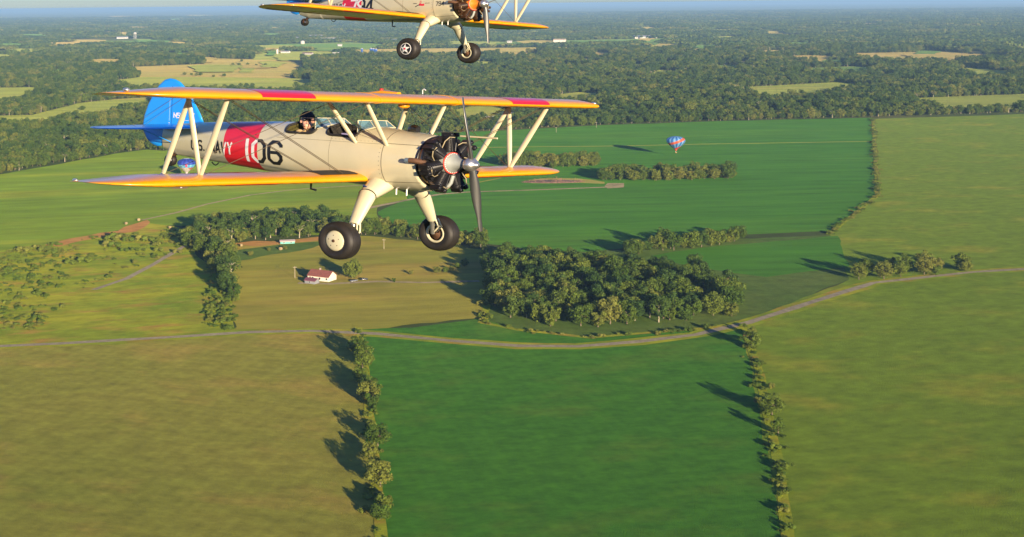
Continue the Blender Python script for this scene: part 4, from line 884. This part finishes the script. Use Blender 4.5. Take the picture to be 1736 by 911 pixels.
# ================================================================ BALLOONS
def balloon_mat(name, kind):
    m = bpy.data.materials.new(name); m.use_nodes = True; n = m.node_tree; b = n.nodes['Principled BSDF']; b.inputs['Roughness'].default_value = .55
    tc = n.nodes.new('ShaderNodeTexCoord'); sx = n.nodes.new('ShaderNodeSeparateXYZ'); n.links.new(tc.outputs['Object'], sx.inputs[0])
    def math_(op, a, c=None):
        t = n.nodes.new('ShaderNodeMath'); t.operation = op
        for k, v in ((0, a), (1, c)):
            if v is None: continue
            if isinstance(v, (int, float)): t.inputs[k].default_value = v
            else: n.links.new(v, t.inputs[k])
        return t.outputs[0]
    def mix(f, a, c):
        x = n.nodes.new('ShaderNodeMix'); x.data_type = 'RGBA'; n.links.new(f, x.inputs[0])
        for k, v in ((6, a), (7, c)):
            if isinstance(v, tuple): x.inputs[k].default_value = (*v, 1)
            else: n.links.new(v, x.inputs[k])
        return x.outputs[2]
    ang = math_('ARCTAN2', sx.outputs[1], sx.outputs[0]); z = sx.outputs[2]
    gore = math_('GREATER_THAN', math_('SINE', math_('MULTIPLY', ang, 12.0)), 0.0)
    if kind == 'coral':
        col = mix(gore, (.035, .16, .46), (.20, .45, .72))
        tl = math_('SUBTRACT', z, math_('MULTIPLY', sx.outputs[0], .36)); inb = math_('MULTIPLY', math_('GREATER_THAN', tl, 10.2), math_('LESS_THAN', tl, 12.7)); col = mix(inb, col, mix(gore, (.62, .09, .035), (.72, .16, .07)))
        in2 = math_('LESS_THAN', tl, 5.4); col = mix(in2, col, (.60, .07, .04))
    else:
        col = mix(gore, (.02, .04, .32), (.04, .08, .45)); col = mix(math_('LESS_THAN', z, 10.6), col, mix(gore, (.10, .42, .70), (.22, .60, .78)))
        dot = math_('MULTIPLY', math_('LESS_THAN', z, 11.4), math_('MULTIPLY', math_('GREATER_THAN', z, 8.6), math_('LESS_THAN', math_('ABSOLUTE', math_('SUBTRACT', sx.outputs[0], .6)), 1.0))); col = mix(dot, col, (.60, .10, .20))
        col = mix(math_('LESS_THAN', z, 8.0), col, mix(gore, (.74, .66, .55), (.66, .56, .48)))
        red = math_('MULTIPLY', math_('LESS_THAN', z, 8.0), math_('MULTIPLY', math_('GREATER_THAN', math_('ADD', z, sx.outputs[0]), 9.6), math_('GREATER_THAN', z, 4.8))); col = mix(red, col, (.65, .16, .16))
    n.links.new(col, b.inputs['Base Color'])
    tr = n.nodes.new('ShaderNodeBsdfTranslucent'); ms = n.nodes.new('ShaderNodeMixShader'); ms.inputs[0].default_value = .2; n.links.new(col, tr.inputs[0]); n.links.new(b.outputs[0], ms.inputs[1]); n.links.new(tr.outputs[0], ms.inputs[2]); n.links.new(ms.outputs[0], n.nodes['Material Output'].inputs[0])
    return m
WICK = mat('wicker', (.42, .28, .12), .9, var=.3, vscale=3); NYL = mat('coral_nylon', (.62, .10, .05), .7)
def balloon(loc, wid, hgt, kind, label):
    o = empty('hot_air_balloon', loc); tag(o, label, 'balloon', 'hot air balloons low over the fields')
    R0 = wid / 2; z0 = hgt * .20; H_ = hgt - z0
    pf = [(0, .13), (.08, .24), (.2, .46), (.35, .72), (.5, .91), (.62, .99), (.7, 1.0), (.78, .96), (.86, .84), (.93, .62), (.98, .34), (1.0, .06)]
    n = 96; rs = []
    for t, r in pf:
        ring = []
        for j in range(n): a = 2 * PI * j / n; k = 1 - .022 * (1 - abs(math.sin(a * 12))) ** 2; ring.append((R0 * r * k * math.cos(a), R0 * r * k * math.sin(a), z0 + H_ * t))
        rs.append(ring)
    MB().rings(rs, 0, False).build('envelope', balloon_mat('balloon_' + kind, kind), o)
    if kind == 'blue': MB().lathe((0, 0, z0 + H_ * .985), (0, 0, 1), [(0, R0 * .34), (.12, R0 * .2), (.25, .05)], 24).build('crown_vent', WHITEP, o)
    MB().rings([[(R0 * .13 * math.cos(2 * PI * j / 16), R0 * .13 * math.sin(2 * PI * j / 16), z0 + .05) for j in range(16)], [(R0 * .11 * math.cos(2 * PI * j / 16), R0 * .11 * math.sin(2 * PI * j / 16), z0 - .8) for j in range(16)]], 0, False).build('scoop', NYL if kind == 'coral' else WHITEP, o)
    rp = MB()
    for i in range(4): a = PI / 4 + i * PI / 2; rp.tube([(.55 * math.cos(a), .55 * math.sin(a), 1.0), (R0 * .11 * math.cos(a), R0 * .11 * math.sin(a), z0 - .7)], .04, 4)
    rp.build('suspension_cables', BLACKP, o)
    MB().lathe((0, 0, 1.35), (0, 0, 1), [(0, .15), (.15, .25), (.3, .2)], 10).build('burner', STEEL, o)
    bk = MB(); 
    for zz, d in ((0, 1.15), (.5, 1.3), (.95, 1.4)): pass
    bk.rings([[(sx * d / 2, sy * d / 2, zz) for sx, sy in ((-1, -1), (1, -1), (1, 1), (-1, 1))] for zz, d in ((0, 1.2), (.5, 1.35), (.9, 1.45), (.9, 1.2), (.15, 1.0))], 0, True, smooth=False).build('basket', WICK, o)
    MB().tube([(sx * .72, sy * .72, .92) for sx, sy in ((-1, -1), (1, -1), (1, 1), (-1, 1))], .07, 6, loop=True).build('basket_rim', DARK, o)
    return o
bx, by = G(1146, 259.5, 3.4); balloon((bx, by, 3.4), 18.0, 16.2, 'coral', 'blue gored balloon with slanting coral band hovering over the crop field')
bx, by = G(316.5, 299, 1.5); balloon((bx, by, 1.5), 16.2, 15.6, 'blue', 'blue topped balloon with white lower half behind the near wing struts')

# ================================================================ BUILDINGS
ROOFM = {}
def house(name, u, v, w, d, h, rz, wall, roof, label, ridge=.35, nwin=2, door=True, chimney=False, group=None, cat='house', eave=.4):
    """gabled building on the ground point under pixel (u, v); ridge runs along local x"""
    x, y = G(u, v); o = empty(name, (x, y, 0), rz); tag(o, label, cat, group); rh = d * ridge * Q
    b = MB(); hw, hd = w / 2, d / 2
    b.add([(-hw, -hd, -.2), (hw, -hd, -.2), (hw, hd, -.2), (-hw, hd, -.2), (-hw, -hd, h), (hw, -hd, h), (hw, hd, h), (-hw, hd, h), (-hw, 0, h + rh), (hw, 0, h + rh)], [(0, 1, 5, 4), (2, 3, 7, 6), (1, 2, 6, 9, 5), (3, 0, 4, 8, 7)], 0, False)
    b.build('wall', wall, o); r = MB(); t = .22; sl = rh / hd
    for s in (-1, 1):
        a = [(-hw - eave, s * (hd + eave), h - eave * sl), (hw + eave, s * (hd + eave), h - eave * sl), (hw + eave, 0, h + rh), (-hw - eave, 0, h + rh)]
        r.add(a + [(p[0], p[1], p[2] + t) for p in a], [(0, 1, 2, 3), (7, 6, 5, 4), (0, 4, 5, 1), (1, 5, 6, 2), (2, 6, 7, 3), (3, 7, 4, 0)], 0, False)
    rf = r.build('roof', roof, o)
    WIN = mat('window_dark', (.03, .04, .05), .15)
    for s in (-1, 1):
        for k in range(nwin):
            xx = -hw + w * (k + .5) / nwin + (w * .08 if door and s < 0 else 0); f = MB().box((xx, s * (hd + .03), h * .58), (1.3, .08, h * .42)).build('window', mat('window_trim', (.7, .68, .62), .6), o); MB().box((xx, s * (hd + .06), h * .58), (1.05, .06, h * .34)).build('pane', WIN, f)
    if door: dd = MB().box((-hw + w * .12, -hd - .03, h * .38), (1.1, .07, h * .76)).build('door', mat('door_brown', (.16, .09, .05), .6), o)
    if chimney: MB().box((-hw * .2, .3, h + rh + .3), (.8, .7, 1.6)).build('chimney', mat('chimney_brick', (.4, .3, .25), .9), rf)
    return o
CRM = mat('cream_siding', (.78, .72, .58), .7, var=.1, vscale=.7); WHT = mat('white_siding', (.52, .50, .45), .7, var=.08, vscale=.7); RDR = mat('red_brown_shingle', (.27, .085, .055), .85, var=.25, vscale=1.2)
GRY = mat('grey_metal_roof', (.33, .34, .34), .45, .2, var=.15, vscale=.5); TANW = mat('tan_block', (.55, .42, .28), .8, var=.15, vscale=.4); PNK = mat('pink_brick', (.50, .25, .18), .85, var=.15, vscale=.5); MRN = mat('maroon_metal', (.22, .07, .08), .6, var=.2, vscale=.6)
# the near farmhouse: red roof along the ridge, bright white gable end towards the sun, lower shed in front
house('farmhouse', 546, 474.5, 13.5, 8.0, 2.6, R(-32), CRM, RDR, 'cream farmhouse with red brown roof at the hay field edge', .42, 3, True, True)
house('shed', 529, 480.5, 6.5, 4.5, 1.8, R(-32), GRY, MRN, 'small grey shed with maroon roof beside the farmhouse', .3, 1, False, False, None, 'shed')
house('pool_house', 487, 413, 9.0, 4.0, 1.6, R(8), mat('teal_wall', (.12, .42, .36), .6), mat('pinkish_sheet', (.55, .42, .36), .6), 'low teal outbuilding under the tree clump', .2, 2, False, False, None, 'shed')
house('farmhouse', 246, 249, 13, 8, 4.0, R(25), WHT, GRY, 'white farmhouse at the wood edge behind the blue rudder', .4, 2, True, True)
house('long_shed', 829, 203, 14, 7, 3.0, R(40), WHT, mat('white_sheet', (.8, .8, .78), .5), 'white roofed shed in the mown clearing', .3, 2, False, False, None, 'shed')
house('brick_barn', 874, 200, 18, 9, 5.0, R(10), PNK, GRY, 'pink brick barn beside the mown clearing', .3, 2, True, False, None, 'barn')
FAR = [(207, 66, 55, 20, 9, WHT, GRY, 'long white building far off near the water tower'), (310, 36, 60, 30, 16, WHT, WHT, 'pale blocks in the far hazy woods'), (503, 68, 45, 20, 12, WHT, GRY, 'white barn at the head of the distant farm row'),
 (535, 65, 60, 25, 13, CRM, GRY, 'cream barn in the middle of the distant farm row'), (565, 69, 110, 22, 10, WHT, WHT, 'long white sheds in the distant farm row'), (557, 50, 45, 20, 12, WHT, WHT, 'white block among the farthest woods'),
 (592, 67.5, 30, 18, 10, WHT, GRY, 'small white barn at the end of the distant farm row'), (576, 79, 16, 12, 8, WHT, WHT, 'small white house on the far green field'), (484, 90.5, 28, 12, 7, CRM, GRY, 'cream farm building left of the long barns'),
 (522, 93, 32, 12, 6, WHT, MRN, 'maroon roofed white barn near the long barns'), (579, 93, 60, 14, 6, TANW, CRM, 'long tan barn with cream roof, the nearer to the maroon roof'), (607, 93, 50, 14, 6, TANW, CRM, 'long tan barn with cream roof next to the blue silos'),
 (664, 71, 40, 18, 9, WHT, GRY, 'white shed behind the near wheel of the far biplane'), (695, 121, 10, 8, 5, WHT, WHT, 'single white house in the woods under the far wheels'), (949, 72, 45, 20, 12, CRM, TANW, 'cream barn on the far green strip'),
 (864, 73, 18, 12, 8, WHT, WHT, 'small white house on the far green strip'), (1093, 65.5, 100, 25, 10, WHT, GRY, 'long white sheds at the end of the far green strip'), (1182, 131, 20, 12, 6, TANW, CRM, 'tan barn in the right woods near the clearing'),
 (930, 155, 9, 8, 6, WHT, GRY, 'white house half hidden in the woods above the wing'), (847, 58.5, 30, 15, 9, WHT, WHT, 'white shed in the haze behind the far lower wing'), (1480, 122, 22, 12, 7, WHT, GRY, 'white barn beside the small far crop field')]
for u, v, w, d, h, wl, rf, lb in FAR: house('far_building', u, v, w, d, h * .8, R(random.uniform(-25, 25)), wl, rf, lb, .25, max(2, min(6, int(w / 12))), False, False, 'distant farm buildings', 'building', 1.0)
def silo(u, v, r, h, m, label, name='silo', dome=True):
    x, y = G(u, v); o = empty(name, (x, y, 0)); tag(o, label, 'silo', 'silos beside the long barns' if name == 'silo' else None)
    MB().lathe((0, 0, 0), (0, 0, 1), [(0, r), (h * .33, r * 1.0), (h * .333, r * 1.03), (h * .345, r * 1.03), (h * .35, r), (h * .66, r), (h * .663, r * 1.03), (h * .675, r * 1.03), (h * .68, r), (h, r)], 20).build('drum', m, o)
    MB().lathe((0, 0, h), (0, 0, 1), [(0, r * 1.04), (r * .25, r * .85), (r * .42, r * .5), (r * .48, r * .1)], 20).build('dome', WHT, o)
    MB().tube([(r * 1.02, 0, 0), (r * 1.02, 0, h)], .35, 4).build('ladder', GRY, o)
BSI = mat('blue_enamel', (.03, .10, .36), .4)
silo(613.5, 91, 3.6, 15, BSI, 'single blue silo with pale dome left of the group of three'); silo(629, 92, 4.2, 17, BSI, 'first blue silo of the group of three, nearest the long barns'); silo(633, 92, 4.2, 16, BSI, 'middle blue silo of the group of three'); silo(637.5, 92, 4.2, 15, BSI, 'last blue silo of the group of three')
silo(470, 92, 3.2, 14, CRM, 'cream silo beside the cream farm building'); silo(513, 75, 8, 10, CRM, 'squat cream domed silo in the distant farm row')
x, y = G(229, 66); o = empty('water_tower', (x, y, 0)); tag(o, 'pale round water tower standing out of the far woods', 'water tower')
MB().ell((0, 0, 26), (8, 8, 6), 0, 20, 12).build('tank', WHT, o)
for k in range(5): a = 2 * PI * k / 5; MB().tube([(7 * math.cos(a), 7 * math.sin(a), 0), (6 * math.cos(a), 6 * math.sin(a), 25)], .6, 6).build('leg', WHT, o)
MB().tube([(0, 0, 0), (0, 0, 22)], 1.2, 8).build('riser_pipe', WHT, o)
strip('farm_yard', [(570, 93.5), (640, 93.5), (680, 93.5)], 40, C_sand, .4, 'pale farm yard in front of the long barns')
# ================================================================ SMALL THINGS ON THE LAND
def pole(u, v, h, label, arm=True):
    x, y = G(u, v); o = empty('utility_pole', (x, y, 0)); tag(o, label, 'pole', 'utility poles'); MB().tube([(0, 0, -.3), (0, 0, h)], [.17, .12], 7).build('post', mat('pole_wood', (.45, .38, .26), .9), o)
    if arm: MB().box((0, 0, h - .6), (2.2, .14, .16)).build('crossarm', mat('pole_wood', (.45, .38, .26), .9), o)
    for s in (-.9, .9):
        if arm: MB().lathe((s, 0, h - .52), (0, 0, 1), [(0, .05), (.1, .08), (.2, .03)], 8).build('insulator', GRY, o)
pole(651, 423, 6.4, 'pale utility pole standing in the hay field below the hedge'); pole(500, 472, 6.6, 'pale utility pole standing left of the farmhouse'); pole(943, 225, 6.2, 'utility pole at the top of the dark crop field under the wing tip'); pole(1011, 217, 7, 'utility pole against the wood edge right of the wing tip'); pole(835, 217, 6, 'utility pole at the wood edge behind the far struts')
# brush pile
x, y = G(938, 309); o = empty('brush_pile', (x, y, 0)); tag(o, 'long low pile of brown brush in the dark crop field', 'brush pile'); bb = MB()
for k in range(420):
    t = rng.uniform(-1, 1); w = math.sqrt(1 - t * t); p = Vector((t * 26, rng.uniform(-1, 1) * 9 * w, 0)); hgt = 2.6 * w * rng.uniform(.2, 1) * (1 + .4 * math.sin(t * 9)); dr = Vector((rng.normal(), rng.normal(), rng.uniform(.1, .6))).normalized() * rng.uniform(.8, 2.4)
    p.z = max(.1, hgt - .6); bb.tube([p, p + dr], [.16, .05], 4)
bb.build('branches', mat('dry_brush', (.36, .20, .13), .9, var=.4, vscale=.3), o)
mb = MB(); rs = []
for i in range(9):
    t = -1 + i / 4; w = math.sqrt(max(0, 1 - t * t)) + .02; rs.append([(t * 25, 8 * w * math.cos(PI * j / 8), 1.5 * w * math.sin(PI * j / 8) * (1 + .3 * math.sin(i * 2.1 + j)) - .05) for j in range(9)])
mb.rings(rs, 0, False, False).build('earth_mound', mat('pile_earth', (.24, .14, .085), .95, var=.4, vscale=.25), o)
# red ground sheet with a white bundle, under the near lower wing
x, y = G(305, 319.5); o = empty('ground_sheet', (x, y, .06)); tag(o, 'crumpled red sheet spread on the pasture below the lower wing', 'sheet')
n = 14; vs = [((i / n - .5) * 13 + .4 * math.sin(j), (j / n - .5) * 7 * (1 - .4 * abs(i / n - .5)), .12 + .16 * abs(math.sin(i * 1.7) * math.cos(j * 1.3))) for i in range(n + 1) for j in range(n + 1)]
MB().add(vs, [(i * (n + 1) + j, i * (n + 1) + j + 1, (i + 1) * (n + 1) + j + 1, (i + 1) * (n + 1) + j) for i in range(n) for j in range(n)], 0, True).build('sheet', mat('faded_red_nylon', (.55, .13, .07), .7), o)
MB().ell((1.0, 0, .55), (1.0, .7, .5)).build('bundle', WHT, o)
# hay bales in the pasture and by the track end
for (u, v, r, lb) in ((235, 375, 1.1, 'pale round bale at the end of the pasture track'), (214, 381, 1.0, 'pale round bale alone on the pasture near the track end'), (409, 418.5, 1.0, 'pale round bale on the earth before the tree clump'), (288, 388, 1.0, 'pale round bale at the scrub edge near the clump'), (545, 354, 1.2, 'pale round bale behind the tree clump'), (476, 424.5, 1.1, 'pale round bale on the hay field below the teal outbuilding')):
    x, y = G(u, v); o = empty('hay_bale', (x, y, 0), random.uniform(0, 3)); tag(o, lb, 'hay bale', 'round hay bales')
    MB().lathe((0, -.7, r * .9), (0, 1, 0), [(0, .1), (.02, r * .92), (.1, r), (.7, r * 1.02), (1.3, r), (1.38, r * .92), (1.4, .1)], 18, 0, .9).build('roll', mat('hay_straw', (.38, .29, .14), .95, var=.3, vscale=4), o)
    MB().lathe((0, -.35, r * .9), (0, 1, 0), [(0, r * 1.025), (.06, r * 1.025)], 18, 0, .9, False).build('twine', mat('twine', (.4, .32, .18), .9), o)
# cars by the farmhouse
def car(u, v, rz, m, label):
    x, y = G(u, v); o = empty('parked_car', (x, y, 0), rz); tag(o, label, 'car', 'cars parked by the farmhouse')
    def ring(x, w, z0, z1): return [(x, -w, z0), (x, w, z0), (x, w * 1.0, z0 + (z1 - z0) * .6), (x, w * .9, z1), (x, -w * .9, z1), (x, -w, z0 + (z1 - z0) * .6)]
    MB().rings([ring(-2.2, .75, .35, .65), ring(-2.1, .85, .25, .78), ring(-.8, .88, .22, .82), ring(.9, .88, .22, .80), ring(2.0, .84, .24, .70), ring(2.25, .72, .32, .58)]).build('body', m, o)
    MB().rings([[(-1.7, -.75, .78), (-1.7, .75, .78), (-1.7, .74, .80), (-1.7, -.74, .80)], [(-1.0, -.74, .78), (-1.0, .74, .78), (-1.0, .62, 1.16), (-1.0, -.62, 1.16)], [(.3, -.74, .78), (.3, .74, .78), (.3, .62, 1.18), (.3, -.62, 1.18)], [(1.15, -.75, .78), (1.15, .75, .78), (1.15, .74, .80), (1.15, -.74, .80)]]).build('cabin', mat('car_glass', (.03, .035, .04), .1), o)
    for sx in (-1.35, 1.4):
        for sy in (-1, 1): wl = MB().lathe((sx, sy * .80, .25), (0, sy, 0), [(-.1, .2), (-.1, .32), (.1, .32), (.1, .2)], 16, 0, Q).build('wheel', RUBBER, o); MB().lathe((sx, sy * .80, .25), (0, sy, 0), [(.02, .2), (.08, .18), (.09, .02)], 12, 0, Q).build('rim', STEEL, wl)
    for sy in (-1, 1): MB().ell((2.16, sy * .55, .56), (.08, .16, .07)).build('headlight', WHITEP, o)
car(617, 475, R(10), mat('dark_car_paint', (.02, .025, .03), .3, coat=.5), 'dark car parked on the track right of the yard tree'); car(600, 477.5, R(40), mat('silver_car_paint', (.40, .42, .42), .35, .5), 'silver car parked under the big yard tree')

# ================================================================ HAZE
hz = MB().box((0, 0, 76.5), (260000, 260000, 155.0)).build('haze', [])
hm = bpy.data.materials.new('haze_air'); hm.use_nodes = True; n = hm.node_tree; n.nodes.clear()
pv = n.nodes.new('ShaderNodeVolumePrincipled'); om = n.nodes.new('ShaderNodeOutputMaterial'); n.links.new(pv.outputs[0], om.inputs['Volume'])
pv.inputs['Color'].default_value = (.40, .68, 1.0, 1); pv.inputs['Density'].default_value = 5.6e-5; pv.inputs['Anisotropy'].default_value = 0.0
hz.data.materials.append(hm); tag(hz, 'thin blue morning haze over the whole countryside', 'haze', kind='stuff')
